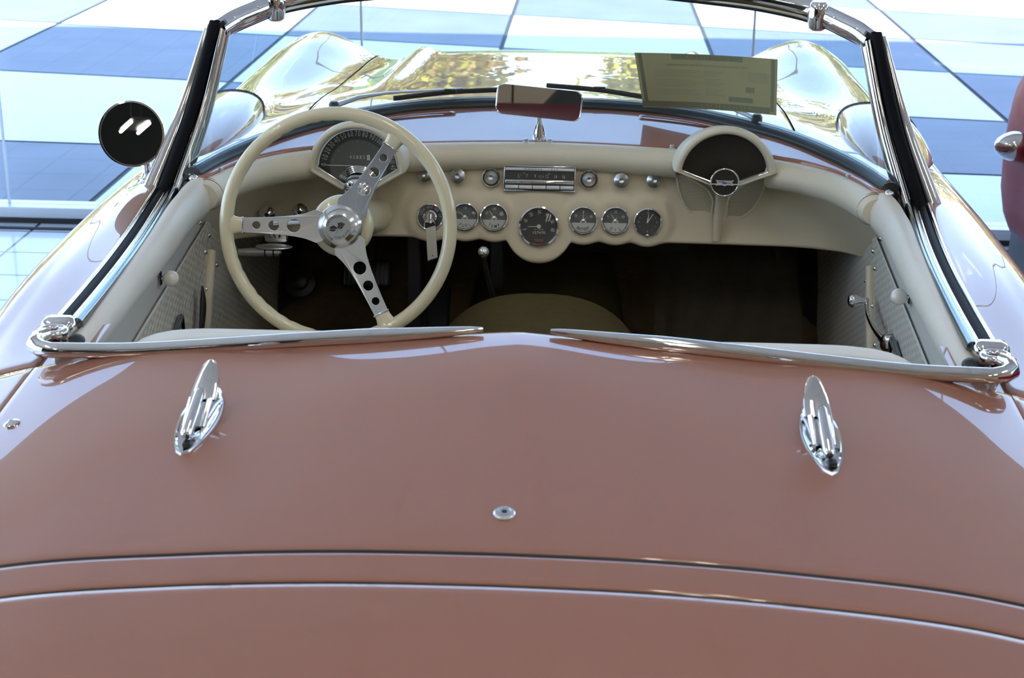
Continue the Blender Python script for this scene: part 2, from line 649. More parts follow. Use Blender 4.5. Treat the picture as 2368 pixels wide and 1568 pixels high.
# one twin-tube light hangs lower at the back of the room
r = root('hanging_light', 'twin tube light hung on rods at the back, mirrored in the round door mirror', 'hanging light', (-2.38, -5.0, 2.53))
r.rotation_euler.z = -0.37
part('housing', MB().box(-.075, .075, -.24, .24, -.02, .0, b=.004), DARK, r)
for s in (-1, 1):
    o = link('tube', FIXMESH[1], r, Matrix.Translation((s * .062, 0, -.035)))
    o.scale = (.42, .36, .42)
    part('rod', MB().tube([(0, s * .2, 0), (0, s * .2, CZ - 2.53)], .006, 6), DARK, r)

# pavement outside: chequered concrete slabs with dark joints
JX = [-30.0, -9.2, -7.75, -6.35, -4.95, -3.55, -1.93, -0.47, 0.86, 2.25, 3.6, 4.95, 6.3, 7.65, 9.0, 30.0]
_rows = [(6.02, 6.02), (7.22, 6.95), (8.88, 8.13), (10.55, 9.52), (12.1, 10.75), (13.6, 12.1), (15.1, 13.5), (16.6, 15.0)]


def row_y(j, x):
    a, b = _rows[j]
    k = min(1.4, max(-0.5, (x + 2.6) / 4.8))
    return a + (b - a) * k


mb = MB()
G = 0.014
for i in range(len(JX) - 1):
    for j in range(len(_rows) - 1):
        x0, x1 = JX[i] + G, JX[i + 1] - G
        q = [(x0, row_y(j, x0) + G, 0), (x1, row_y(j, x1) + G, 0), (x1, row_y(j + 1, x1) - G, 0), (x0, row_y(j + 1, x0) - G, 0)]
        if i < 5:
            par = (i - 5 + 1 + j) % 2
        else:
            par = (i - 5 + 2 + j) % 2
        mb.add(q, [(0, 1, 2, 3)], mat=SLABB if ((i - 5) + 1 + j) % 2 == 1 else SLABW)
o = struct('pavement', mb, None)
struct('ground', MB().box(-60, 60, GY + 0.06, 18, -0.15, -0.008, mat=ASPH).box(-60, 60, 18, 70, -0.15, -0.004, mat=GRASS).box(-60, XL - 0.11, -30, GY + 0.06, -0.15, -0.008, mat=SLABW).box(XR + 0.11, 60, -30, GY + 0.06, -0.15, -0.008, mat=SLABW), None)

# autumn trees along the far side, seen in the bonnet's reflection


def tree_data(seed, leafs):
    rnd = random.Random(seed)
    c = MB()
    for k in range(70):
        a, u = rnd.uniform(0, 2 * pi), rnd.uniform(-1, 1)
        rr = rnd.uniform(0.35, 1.0)
        cx, cy, cz = 2.6 * rr * cos(a) * sqrt(1 - u * u), 2.6 * rr * sin(a) * sqrt(1 - u * u), 4.6 + 3.6 * rr * u
        mat = rnd.choice(leafs)
        v, f = [], []
        for q in range(44):
            p = Vector((rnd.gauss(0, .5), rnd.gauss(0, .5), rnd.gauss(0, .42)))
            d1 = Vector((rnd.gauss(0, 1), rnd.gauss(0, 1), rnd.gauss(0, 1))).normalized()
            d2 = d1.orthogonal().normalized()
            s = rnd.uniform(.16, .32)
            b = len(v)
            p = p + Vector((cx, cy, cz))
            v += [p - d1 * s, p + d2 * s * .5, p + d1 * s, p - d2 * s * .5]
            f.append((b, b + 1, b + 2, b + 3))
        c.add(v, f, mat=mat)
    t = MB().tube([(0, 0, 0), (.05, 0, 1.5), (0, .1, 3.4), (-.1, 0, 6.0)], [.22, .17, .13, .05], 9)
    for k in range(6):
        a = k * 1.05
        t.tube([(0, 0, 2.2 + .4 * k), (1.0 * cos(a), 1.0 * sin(a), 3.6 + .5 * k), (1.9 * cos(a), 1.9 * sin(a), 4.6 + .5 * k)], [.08, .05, .02], 6)
    return c.data('crown', None, False), t.data('trunk', TRUNK)


TD = [tree_data(1, [LEAF, LEAF, LEAFO]), tree_data(2, [LEAF, LEAFG, LEAF]), tree_data(3, [LEAFO, LEAF, LEAFG])]
rnd = random.Random(5)
spots = [(-26.5 + 4.0 * k, 24.5 + rnd.uniform(-.3, .3)) for k in range(14)] + [(-29 + 6.3 * k, 31.5 + rnd.uniform(-.4, .4)) for k in range(10)]
spots += [(-24, 16.5), (-25, 8), (26, 16.5), (27, 8)]
for i, (x, y) in enumerate(spots):
    t = root('autumn_tree', 'yellow autumn tree beyond the pavement, mirrored in the bonnet', 'tree', (x, y, -0.05), 'autumn trees beyond the pavement')
    s = rnd.uniform(0.50, 0.54) if y < 28 else rnd.uniform(0.72, 0.78)
    t.scale = (s * 1.05, s, s)
    t.rotation_euler.z = (i % 4) * pi / 2
    link('crown', TD[i % 3][0], t)
    link('trunk', TD[i % 3][1], t)

# ---------------------------------------------------------------- neighbouring red cars


def red_car(name, label, loc, rz, paint):
    r = root(name, label, 'car', (0, 0, 0))
    ys = np.array([-2.12, -2.08, -1.9, -1.4, -.7, 0, .7, 1.4, 1.85, 2.05, 2.12, 2.14])
    wid = np.array([.45, .62, .76, .82, .84, .84, .84, .83, .78, .66, .50, .30])
    top = np.array([.62, .76, .84, .88, .89, .88, .89, .92, .93, .90, .78, .66])
    bot = np.array([.42, .34, .26, .22, .2, .2, .2, .22, .26, .32, .42, .50])
    yy = np.linspace(-2.12, 2.14, 60)
    W, T, B = (spline(ys, q, yy) for q in (wid, top, bot))
    n = 40
    Pm = np.zeros((60, n, 3))
    for i in range(60):
        cz, hz = (T[i] + B[i]) / 2, (T[i] - B[i]) / 2
        for k in range(n):
            a = 2 * pi * k / n
            c, s = cos(a), sin(a)
            Pm[i, k] = (W[i] * math.copysign(abs(c) ** .38, c), yy[i], cz + hz * math.copysign(abs(s) ** .62, s))
    mb = MB().grid(Pm, cv=True)
    mb.add([tuple(p) for p in Pm[0]], [tuple(range(n))]).add([tuple(p) for p in Pm[-1]], [tuple(reversed(range(n)))])
    part('body', mb, paint, r)
    yg = np.linspace(-1.25, .75, 16)
    Pg = np.zeros((16, 24, 3))
    for i in range(16):
        u = (yg[i] + .25) / 1.0
        h = max(0.02, 1 - abs(u) ** 3.2)
        for k in range(24):
            a = pi * k / 23
            c, s = cos(a), sin(a)
            Pg[i, k] = ((.66 - .10 * h * s) * math.copysign(abs(c) ** .5, c), yg[i], .84 + .44 * h * abs(s) ** .7)
    part('roof', MB().grid(Pg), DIALB, r)
    for s in (1, -1):
        b = MB().tube(curve3([(-.70, s * 2.02,     .55), (-.66, s * 2.14, .56), (0, s * 2.22, .56), (.66, s * 2.14, .56), (.70, s * 2.02, .55)], 30), .045, 12)
        part('bumper', b, CHROME, r)
    for sx in (-1, 1):
        for sy in (-1.3, 1.3):
            part('wheel', MB().lathe([(.20, -.10), (.31, -.09), (.33, -.05), (.33, .05), (.31, .09), (.20, .10)], 32), BLACK, r,
                 Matrix.Translation((sx * .71, sy, .33)) @ Matrix.Rotation(pi / 2, 4, 'Y'))
        g = MB().lathe([(.0005, .070), (.012, .068), (.024, .060), (.035, .045), (.043, .024), (.0465, 0), (.042, -.012), (.0005, -.016)], 36, caps=False)
        part('bumper_guard', g, CHROME, r, Matrix.Translation((sx * .832, 1.52, .665)) @ Matrix.Rotation(sx * pi / 2, 4, 'Y'))
    r.location = loc
    r.rotation_euler.z = rz
    return r


red_car('red_car', 'dark red car at the right edge, its chrome guard showing', (2.185, 3.08, 0), 0, REDP)
red_car('parked_red_car', 'dark red car parked behind, seen only in the dashboard mirror', (0.30, -4.3, 0), 0.30, MAROON)

# ================================================================ THE CONVERTIBLE
CAR = root('convertible_car', 'copper coloured vintage two-seat convertible with cream interior, top down', 'car', (0, 3.0, 0))
WORLD_ROOTS.append(CAR)

HX = np.array([0, .20, .35, .55, .64, .72, .80, .86, .895])
HY = np.array([.90, 1.0, 1.2, 1.5, 1.75, 2.0, 2.15, 2.5, 2.9, 3.3, 3.65, 4.0, 4.4, 4.65, 4.80, 4.92, 5.03, 5.12])
HZ = np.array([
    [.60, .60, .595, .58, .57, .55, .52, .47, .40],
    [.735, .734, .73, .718, .705, .69, .665, .63, .57],
    [.795, .795, .793, .785, .776, .765, .745, .712, .66],
    [.858, .857, .854, .844, .831, .812, .783, .748, .698],
    [.898, .894, .884, .871, .857, .837, .807, .771, .720],
    [.926, .919, .906, .893, .879, .860, .831, .795, .745],
    [.931, .926, .918, .905, .890, .872, .847, .815, .765],
    [.900, .920, .936, .925, .914, .903, .890, .864, .816],
    [.920, .920, .920, .920, .920, .915, .905, .880, .830],
    [.950, .950, .947, .940, .935, .925, .910, .880, .830],
    [.962, .960, .957, .945, .930, .922, .908, .878, .825],
    [.946, .944, .938, .918, .908, .916, .902, .865, .800],
    [.921, .919, .913, .892, .916, .931, .912, .862, .790],
    [.904, .902, .896, .876, .918, .938, .914, .856, .775],
    [.886, .884, .878, .860, .908, .930, .903, .840, .750],
    [.855, .853, .848, .832, .868, .890, .865, .800, .700],
    [.80, .80, .795, .78, .81, .825, .80, .735, .62],
    [.70, .70, .695, .69, .70, .705, .69, .64, .53]])


def hz(X, Y):
    """height of the upper body over (X, Y)"""
    X = np.abs(np.asarray(X, float))
    Y = np.asarray(Y, float)
    X, Y = np.broadcast_arrays(X, Y)
    sh = X.shape
    x, y = X.ravel(), np.clip(Y.ravel(), HY[0], HY[-1])
    S = np.array([spline(HX, r, x) for r in HZ])
    n = len(HY)
    d = np.diff(HY)[:, None]
    sl = np.diff(S, axis=0) / d
    m = np.empty_like(S)
    m[0], m[-1] = sl[0], sl[-1]
    m[1:-1] = (sl[:-1] * d[1:] + sl[1:] * d[:-1]) / (d[1:] + d[:-1])
    i = np.clip(np.searchsorted(HY, y, side='right') - 1, 0, n - 2)
    k = np.arange(len(x))
    h = HY[i + 1] - HY[i]
    u = (y - HY[i]) / h
    z = (2 * u**3 - 3 * u**2 + 1) * S[i, k] + (u**3 - 2 * u**2 + u) * h * m[i, k] + (-2 * u**3 + 3 * u**2) * S[i + 1, k] + (u**3 - u**2) * h * m[i + 1, k]
    z = z + .009 * np.exp(-(x / .12) ** 2) * np.exp(-((y - 2.10) / .20) ** 2)
    w = 1 / (1 + np.exp(-(y - 4.0) / .10)) / (1 + np.exp((y - 4.90) / .03))
    z = z + w * .024 * np.exp(-((x - .41) / .034) ** 2)
    return z.reshape(sh)


def lip(P, sides, drop=.018):
    """roll the named borders of a patch over and down, so that the panel gap is a real slot"""
    for s in sides:
        Q = np.moveaxis(P, 0, 1) if s[0] == 'v' else P
        e, i = (Q[0], Q[1]) if s[1] == '0' else (Q[-1], Q[-2])
        d = e - i
        d[:, 2] = 0
        d = d / (np.linalg.norm(d, axis=1)[:, None] + 1e-9)
        rings = []
        for off, dz in ((.0012, .0006), (.0022, .0020), (.0026, .0045), (.0026, drop)):
            r = e + d * off
            r[:, 2] = e[:, 2] - dz
            rings.append(r)
        R_ = np.array(rings)
        Q = np.concatenate([R_[::-1], Q]) if s[1] == '0' else np.concatenate([Q, R_])
        P = np.moveaxis(Q, 0, 1) if s[0] == 'v' else Q
    return P


PADY = (np.array([0, .15, .295, .40, .49, .56, .61, .64, .66]), np.array([3.365, 3.350, 3.322, 3.292, 3.245, 3.185, 3.105, 3.010, 2.895]))
SEAL = curve3([(0, 3.60, .963), (.15, 3.59, .963), (.3, 3.54, .962), (.42, 3.45, .959), (.5, 3.37, .956), (.6, 3.20, .950), (.645, 3.09, .945), (.676, 2.98, .94)], 60)


def pad_y(x):
    return spline(PADY[0], PADY[1], np.abs(x))


def seal_y(x):
    return np.interp(np.abs(x), SEAL[:, 0], SEAL[:, 1])


def seal_z(x):
    return np.interp(np.abs(x), SEAL[:, 0], SEAL[:, 2])


def seal_x(y):
    return np.interp(y, SEAL[::-1, 1], SEAL[::-1, 0])


def strip(y0, y1, xin, sgn, n, nose=False, tail=False, lips=()):
    Y = np.linspace(y0, y1, n)
    xi = np.array([xin(y) for y in Y])
    t = np.linspace(0, 1, 26)
    t = np.sin(t * pi / 2) * .6 + t * .4
    X = xi[:, None] + (0.895 - xi[:, None]) * t[None, :]
    Z = hz(X, Y[:, None])
    P = np.stack([X, np.broadcast_to(Y[:, None], X.shape), Z], -1)
    e = P[:, -1]
    side = []
    for k, (dx, f) in enumerate(((.006, .08), (.011, .22), (.013, .42), (.010, .66), (-.02, .90), (-.06, 1.0))):
        q = e.copy()
        q[:, 0] = .895 + dx
        q[:, 2] = e[:, 2] + (.27 - e[:, 2]) * f
        side.append(q)
    P = np.concatenate([P, np.stack(side, 1)], 1)
    if nose:
        for dy, f in ((.03, .25), (.045, .6), (.04, 1.0)):
            q = P[-1:].copy()
            q[..., 1] = y1 + dy
            q[..., 2] = q[..., 2] + (.27 - q[..., 2]) * f
            P = np.concatenate([P, q])
    if tail:
        for dy, f in ((.03, .3), (.045, .65), (.04, 1.0)):
            q = P[:1].copy()
            q[..., 1] = y0 - dy
            q[..., 2] = q[..., 2] + (.27 - q[..., 2]) * f
            P = np.concatenate([q, P])
    P = lip(P, lips)
    if sgn < 0:
        P = P * np.array([-1, 1, 1])
    return P


def sheet(xa, xb, n, ya, yb, m, lips=(), nose=False, tail=False):
    """patch between the boundary curves ya(x) and yb(x)"""
    x = np.linspace(xa, xb, n)
    t = np.linspace(0, 1, m)
    A, B = np.array([float(ya(v)) for v in x]), np.array([float(yb(v)) for v in x])
    Y = A[:, None] + (B - A)[:, None] * t
    X = np.broadcast_to(x[:, None], Y.shape)
    P = np.stack([X, Y, hz(X, Y)], -1)
    if nose:
        for dy, f in ((.03, .25), (.045, .6), (.04, 1.0)):
            q = P[:, -1:].copy()
            q[..., 1] += dy
            q[..., 2] = q[..., 2] + (.27 - q[..., 2]) * f
            P = np.concatenate([P, q], 1)
    if tail:
        for dy, f in ((.03, .3), (.045, .65), (.04, 1.0)):
            q = P[:, :1].copy()
            q[..., 1] -= dy
            q[..., 2] = q[..., 2] + (.27 - q[..., 2]) * f
            P = np.concatenate([q, P], 1)
    return lip(P, lips)


DOORY = 3.30          # front edge of the door
CUT = .762            # seam between door skin and cowl side


def gap1(x):
    return 1.578 - .034 * (abs(x) / .6) ** 2.2


def gap2(x):
    return 1.515 - .042 * (abs(x) / .6) ** 2.2


def lid_front(x):
    return 2.105 + .012 * max(0, 1 - abs(x) / .3) - .012 * (abs(x) / .69) ** 4


# body: front wings with cowl sides, rear quarters, strip between the two lids
mb = MB()
for s in (1, -1):
    mb.grid(strip(DOORY + .004, 5.12, lambda y: .5525 if y > 3.46 else float(seal_x(y)) - .004, s, 80, nose=True, lips=('u0',)))
    Y = np.linspace(3.00, DOORY + .004, 24)
    xi = np.array([float(seal_x(y)) - .004 if y > 2.98 else .672 for y in Y])
    t = np.linspace(0, 1, 10)
    X = xi[:, None] + (CUT - .003 - xi[:, None]) * t
    Pq = np.stack([X, np.broadcast_to(Y[:, None], X.shape), hz(X, Y[:, None])], -1)
    mb.grid(Pq * np.array([s, 1, 1]))
    mb.grid(strip(.90, 2.095, lambda y: .700, s, 60, tail=True, lips=('u1', 'v0')))
mb.grid(sheet(-.70, .70, 90, lambda x: gap2(x) + .0085, lambda x: gap1(x) - .0085, 8, lips=('v0', 'v1')))
# little sill under each corner fitting
for s in (1, -1):
    X, Y = np.meshgrid(np.linspace(.625, .702, 8), np.linspace(2.085, 2.235, 8), indexing='ij')
    mb.grid(np.stack([s * X, Y, hz(X, Y) - .006], -1))
# floor pan and tail skin
mb.box(-.85, .85, .9, 5.1, .25, .27)
body = part('body_shell', mb, PAINT, CAR, sharp=50)
Pc = np.stack([
    np.broadcast_to(np.linspace(-.668, .668, 100)[:, None], (100, 14)),
    (lambda x: np.maximum(pad_y(x) - .012, 2.972)[:, None] + (seal_y(x) - np.maximum(pad_y(x) - .012, 2.972))[:, None] * np.linspace(0, 1, 14))(np.linspace(-.668, .668, 100)),
    (lambda x, z0: z0[:, None] + (seal_z(x) - z0)[:, None] * np.linspace(0, 1, 14))(np.linspace(-.668, .668, 100), .932 + .008 * np.clip((np.abs(np.linspace(-.668, .668, 100)) - .28) / .25, 0, 1))], -1)
skirt = [Pc[:, :1] + np.array((0, dy, dz)) for dy, dz in ((-.0010, -.040), (-.0026, -.006), (-.0020, -.002))]
part('cowl_top', MB().grid(np.concatenate(skirt + [Pc], 1)), PAINT, CAR, sharp=70)
part('bonnet', MB().grid(sheet(-.5475, .5475, 140, lambda x: seal_y(x), lambda x: 5.12, 90, lips=('u0', 'u1'), nose=True)), PAINT, CAR, sharp=60)
part('tonneau_lid', MB().grid(sheet(-.696, .696, 150, gap1, lid_front, 60, lips=('u0', 'u1', 'v0', 'v1'))), PAINT, CAR, sharp=60)
part('boot_lid', MB().grid(sheet(-.696, .696, 120, lambda x: .90, gap2, 50, lips=('v1',), tail=True)), PAINT, CAR, sharp=60)
for s in (1, -1):
    Y = (2.105, DOORY)
    part('door', MB().grid(strip(Y[0], Y[1], lambda y: float(np.interp(y, [2.1, 2.23, 2.44, 2.66, 2.85, 2.98, 3.05], [.700, .700, .707, .723, .744, .758, CUT])), s, 50, lips=('u0', 'u1', 'v0'))), PAINT, CAR, sharp=60)

# dark rubber in the gaps round the lids
for nm, g_, off in (('lid_seal', gap1, -.0042), ('boot_seal', gap2, .0042)):
    xs_ = np.linspace(-.695, .695, 90)
    part(nm, MB().tube([(x, g_(x) + off, float(hz(x, g_(x))) - .0042) for x in xs_], .0044, 8), BLACK, CAR)

# fresh-air scoops on the wings
for s in (1, -1):
    nu, nv = 26, 22
    Pq = np.zeros((nu, nv, 3))
    for i in range(nu):
        u = i / (nu - 1)                       # rear tail -> front mouth
        y = 3.16 + .50 * u
        w = .105 * (sin(min(1, u * 1.15) * pi / 2) ** .62) + .001
        hgt = .050 * sin(min(1, u * 1.05) * pi / 2) ** .9
        cx = .735 + .045 * u
        for j in range(nv):
            a = pi * j / (nv - 1)
            x = cx + w * cos(a)
            Pq[i, j] = (s * x, y + (.045 * sin(a) * u ** 6), float(hz(x, y)) - .004 + hgt * sin(a) ** .8)
    mbs = MB().grid(Pq)
    sc = part('air_scoop', mbs, PAINT, CAR, sharp=70)
    part('scoop_mouth', MB().tube([tuple(p + np.array((0, .002, .0))) for p in Pq[-1]], .0032, 8), BLACK, sc)

# wheels (hidden under the body)
for sx in (-1, 1):
    for y in (1.45, 4.04):
        part('wheel', MB().lathe([(.20, -.08), (.31, -.08), (.335, -.05), (.335, .05), (.31, .08), (.20, .08)], 32), BLACK, CAR, Matrix.Translation((sx * .72, y, .335)) @ Matrix.Rotation(pi / 2, 4, 'Y'))

# ---------------------------------------------------------------- cabin tub
mb = MB()
mb.box(-.86, .86, 2.06, 3.98, .30, .33)
mb.add([(-.86, 3.60, .33), (.86, 3.60, .33), (.86, 3.95, .55), (-.86, 3.95, .55), (.86, 3.96, .80), (-.86, 3.96, .80)], [(0, 1, 2, 3), (3, 2, 4, 5)])
mb.add([(-.86, 2.07, .33), (.86, 2.07, .33), (.86, 2.07, .70), (.62, 2.07, .86), (-.62, 2.07, .86), (-.86, 2.07, .70)], [(0, 1, 2, 3, 4, 5)])
part('carpet', mb, CARPETB, CAR)
nu, nv = 40, 30
Pq = np.zeros((nu, nv, 3))
for i in range(nu):
    y = 2.08 + 1.88 * i / (nu - 1)
    k = 1 / (1 + math.exp((y - 3.24) / .012))
    h = .175 + .14 * k + .08 * max(0, (y - 3.5)) / .45
    w = .20 + .05 * k
    for j in range(nv):
        a = pi * j / (nv - 1)
        Pq[i, j] = (w * math.copysign(abs(cos(a)) ** .8, cos(a)), y, .33 + h * sin(a) ** .75)
part('transmission_tunnel', MB().grid(Pq), CARPET, CAR)
mb = MB().tube([tuple(p) for p in Pq[int(.605 * nu)]], .004, 8)
part('tunnel_seam', mb, BLACK, CAR)
for s in (1, -1):
    # foot-well side with woven vinyl and a windlace along the door opening
    Pq = np.zeros((2, 2, 3))
    k = part('kick_panel', MB().add([(s * .672, 3.02, .80), (s * .672, 3.95, .80), (s * .672, 3.95, .33), (s * .672, 2.84, .33)], [(0, 1, 2, 3)]), WEAVE, CAR)
    part('windlace', MB().tube([(s * .664, 3.035, .768), (s * .664, 3.00, .70), (s * .664, 2.90, .53), (s * .664, 2.82, .36)], .011, 10), CREAM, k)
    mbs = MB()
    for (y, z) in ((3.09, .72), (2.98, .56)):
        mbs.ball((s * .668, y, z), .005, 8)
    part('screw', mbs, CHROME, k)
    # door card
    d = part('door_card', MB().add([(s * .668, 2.10, .885), (s * .674, 3.0, .885), (s * .674, 3.04, .80), (s * .668, 2.10, .735)], [(0, 1, 2, 3)]).add(
        [(s * .663, 2.10, .737), (s * .669, 3.06, .833), (s * .667, 3.05, .829), (s * .661, 2.10, .731)], [(0, 1, 2, 3)]), DOORP, CAR)
    part('woven_panel', MB().add([(s * .664, 2.10, .738), (s * .668, 3.07, .834), (s * .666, 3.05, .72), (s * .664, 2.79, .36), (s * .664, 2.10, .36)], [(0, 1, 2, 3, 4)]), WEAVE, d)
    mbs = MB()
    for (y, z) in ((3.035, .80), (3.0, .775), (2.97, .845), (2.93, .64), (2.99, .70)):
        mbs.ball((s * .667, y, z), .0055, 8)
    part('screw', mbs, CHROME, d)
    # padded roll on top of the door
    path = curve3([(s * .655, 2.12, .870), (s * .653, 2.22, .876), (s * .657, 2.45, .882), (s * .666, 2.70, .886), (s * .671, 2.88, .892), (s * .660, 2.985, .902)], 30)
    part('door_pad', MB().tube(path.tolist(), [.014] + np.linspace(.020, .030, 26).tolist() + [.032, .032, .029], 20, flat=(.95, 1.2)), DOORPAD, CAR)
    # lock knob, window crank, pull pocket
    kn = MB().lathe([(.004, 0), (.004, .010), (.0055, .012)], 14)
    kn = part('knob_shaft', kn, CHROME, CAR, Matrix.Translation((s * .668, 2.675, .824)) @ Matrix.Rotation(-s * pi / 2, 4, 'Y'))
    part('knob', MB().ball((0, 0, .0185), .0150, 14), IVORY, kn)
    part('knob_slot', MB().box(-.012, .012, -.005, .005, -.0005, .0012), BLACK, kn)
    if s > 0:
        c = part('window_crank', MB().tube(curve3([(.655, 2.775, .70), (.642, 2.84, .708), (.640, 2.90, .715), (.645, 2.945, .725)], 12).tolist(), [.012, .010, .008, .007, .0065, .006, .006, .006, .006, .006, .007, .008], 10, flat=(.6, 1)), CHROME, CAR)
        part('crank_knob', MB().lathe([(.006, 0), (.007, .010), (.0085, .016), (.0135, .024), (.0140, .030), (.010, .036), (.003, .038)], 18), CHROME, c, Matrix.Translation((.646, 2.945, .725)) @ Matrix.Rotation(-pi / 2, 4, 'Y'))
        part('crank_boss', MB().lathe([(.020, 0), (.018, .012), (.010, .018)], 20), CHROME, c, Matrix.Translation((.664, 2.775, .70)) @ Matrix.Rotation(-pi / 2, 4, 'Y'))
    else:
        c = part('window_crank', MB().tube(curve3([(-.652, 2.905, .735), (-.650, 2.895, .70), (-.650, 2.87, .655), (-.652, 2.85, .61)], 12).tolist(), [.003, .008, .011, .0125, .012, .011, .010, .009, .008, .007, .006, .004], 10, flat=(.5, 1)), DARK, CAR)
    tri = [(2.60, .665), (2.755, .722), (2.80, .585), (2.70, .56)] if s < 0 else [(2.55, .690), (2.735, .722), (2.77, .60), (2.66, .57)]
    pk = part('map_pocket', MB().tube([(s * .658, y, z) for y, z in tri], .0065, 8, closed=True), DSTEEL, CAR)
    part('pocket_face', MB().add([(s * .660, y, z) for y, z in tri], [(0, 1, 2, 3)]), DOORP, pk)

# seats: only the tops of the backs rise above the chrome trim
for s in (1, -1):
    def slab(x0, y0, z0, w, d, h, lean, ex):
        n, m = 36, 26
        Q = np.zeros((m + 1, n, 3))
        for i in range(m + 1):
            t = -pi / 2 + pi * i / m
            for k in range(n):
                a = 2 * pi * k / n
                c, q = cos(a), sin(a)
                cc = abs(cos(t)) ** ex
                z = z0 + h * math.copysign(abs(sin(t)) ** ex, sin(t))
                Q[i, k] = (x0 + w * cc * math.copysign(abs(c) ** ex, c), y0 + d * cc * math.copysign(abs(q) ** ex, q) - lean * (z - z0), z)
        return MB().grid(Q, cv=True)
    st = part('seat_cushion', slab(s * .375, 2.50, .47, .255, .27, .085, 0, .5), DOORPAD, CAR)
    part('seat_back', slab(s * .382, 2.215, .67, .245, .055, .228, .10, .45), DOORPAD, CAR)

# ---------------------------------------------------------------- dashboard
PODS = [(-.241, .780, .0475), (-.166, .782, .0465), (-.103, .782, .0465), (-.006, .766, .0735), (.089, .780, .0465), (.158, .781, .0465), (.227, .780, .0475)]


def dash_bottom(x):
    """lower edge of the dash, scalloped round the instruments"""
    x = np.asarray(x, float)
    vals = [np.full_like(x, .7395)]
    for cx, cz, r in PODS:
        d = x - cx
        vals.append(np.where(np.abs(d) < r, cz - np.sqrt(np.maximum(r * r - d * d, 0)), .80))
    v = np.array(vals)
    k = 260.0
    return .7 - np.log(np.exp(-k * (v - .7)).sum(0)) / k


def dash_y(x, z):
    """depth of the dash face near the middle, before the instrument swellings"""
    t = (.878 - z) / (.878 - .737)
    return 3.315 - .040 * t


def swell(x, z):
    b = np.zeros_like(np.asarray(x, float))
    for cx, cz, r in PODS:
        d = np.hypot(x - cx, z - cz)
        t = np.clip((r * 1.35 - d) / (r * .50), 0, 1)
        b = np.maximum(b, t * t * (3 - 2 * t))
    return .007 * b


def face_y(x, z):
    return float(dash_y(x, z) - swell(np.array([x]), np.array([z]))[0])


nu, nv = 330, 46
U = np.linspace(-1, 1, nu)
TU = [0, .3, .45, .60, .75, .88, 1.0]
TX = [0, .20, .31, .42, .50, .60, .662]
TY = [3.318, 3.316, 3.315, 3.312, 3.285, 3.12, 2.905]
BX = [0, .20, .31, .43, .56, .655, .712]
BY = [3.275, 3.275, 3.275, 3.272, 3.262, 3.21, 3.085]
BZ = [.7395, .7395, .7395, .7395, .740, .745, .760]
aU = np.abs(U)
sg = np.sign(U)
tx, ty = spline(TU, TX, aU) * sg, spline(TU, TY, aU)
bx, by, bz = spline(TU, BX, aU) * sg, spline(TU, BY, aU), spline(TU, BZ, aU)
bz = np.where(np.abs(bx) < .36, dash_bottom(bx), bz)
Pq = np.zeros((nu, nv + 5, 3))
for j in range(nv):
    t = j / (nv - 1)
    X = tx + (bx - tx) * t
    Z = .880 + (bz - .880) * t
    tt = (.880 - Z) / (.880 - .7395)
    Yv = ty + (by - ty) * np.clip(tt, 0, 1.3)
    conc = .018 * np.sin(np.clip(t, 0, 1) * pi) * np.clip((aU - .5) / .3, 0, 1)
    Yv = Yv + conc - np.where(np.abs(X) < .4, swell(X, Z), 0)
    Pq[:, j] = np.stack([X, Yv, Z], -1)
for k, (dy, dz) in enumerate(((.0015, -.003), (.005, -.0055), (.012, -.0065), (.03, -.004), (.06, .004))):
    q = Pq[:, nv - 1].copy()
    q[:, 1] += dy
    q[:, 2] += dz
    Pq[:, nv + k] = q
part('dashboard', MB().grid(Pq), CREAM, CAR, sharp=80)

xs = np.linspace(-.664, .664, 120)
path = [(x, float(pad_y(x)) - .022, .9045) for x in xs]
for x0, x1, ra in ((-.6485, -.486, 'a'), (-.298, .288, ''), (.478, .6485, 'b')):
    xs = np.linspace(x0, x1, 60)
    rad = [.0305] * 60
    if ra == 'a':
        rad[:2] = [.026, .030]
    if ra == 'b':
        rad[-2:] = [.030, .026]
    part('dash_pad', MB().tube([(x, float(pad_y(x)) - .022, .9045) for x in xs], rad, 24, flat=(1.1, 1.0)), PADC, CAR)
for s in (1, -1):
    for dy in (0, .010):
        a, b = Vector((s * .6465, 2.962 + dy, .9045)), Vector((s * .640, 3.00 + dy, .9045))
        u_, w_ = frame_of(b - a)
        part('pad_seam', MB().tube([tuple(a + u_ * (.0337 * cos(t)) + w_ * (.0308 * sin(t))) for t in np.linspace(0, 2 * pi, 32, endpoint=False)], .0012, 6, closed=True), SEAM, CAR)


def shield(R, vb, n=40, zc=0.0):
    """closed outline: circle above the height zc, shallow V below"""
    a0 = math.asin(zc / R)
    return [(R * cos(a0 + (pi - 2 * a0) * k / n), R * sin(a0 + (pi - 2 * a0) * k / n)) for k in range(n + 1)] + vb


def grow(o, k, dz=0.0):
    return [(x * k, y * k + dz) for x, y in o]


def pod(cx, cz, R, vb, name, mat, zc=0.0):
    base = shield(R, vb, 40, zc)
    rings = [(1.0, 3.223), (1.0, 3.200), (1.025, 3.188), (1.07, 3.181), (1.13, 3.181), (1.18, 3.187), (1.20, 3.198)]
    Q = [[(cx + x * k, y, cz + z * k) for x, z in base] for k, y in rings]
    # the hood falls away behind its lip; the lower V runs straight into the dash
    for kx, kz, y, dz in ((1.21, 1.17, 3.225, -.003), (1.20, 1.10, 3.28, -.008), (1.16, 1.0, 3.34, -.016), (1.06, .88, 3.40, -.026), (.85, .70, 3.46, -.035), (.55, .5, 3.50, -.045)):
        Q.append([(cx + x * kx, y, cz + z * kz + dz) if z > zc + .001 else (cx + x * 1.21, min(y, 3.33), cz + z * 1.2) for x, z in base])
    return part(name, MB().grid(np.array(Q), cv=True), mat, CAR, sharp=70)


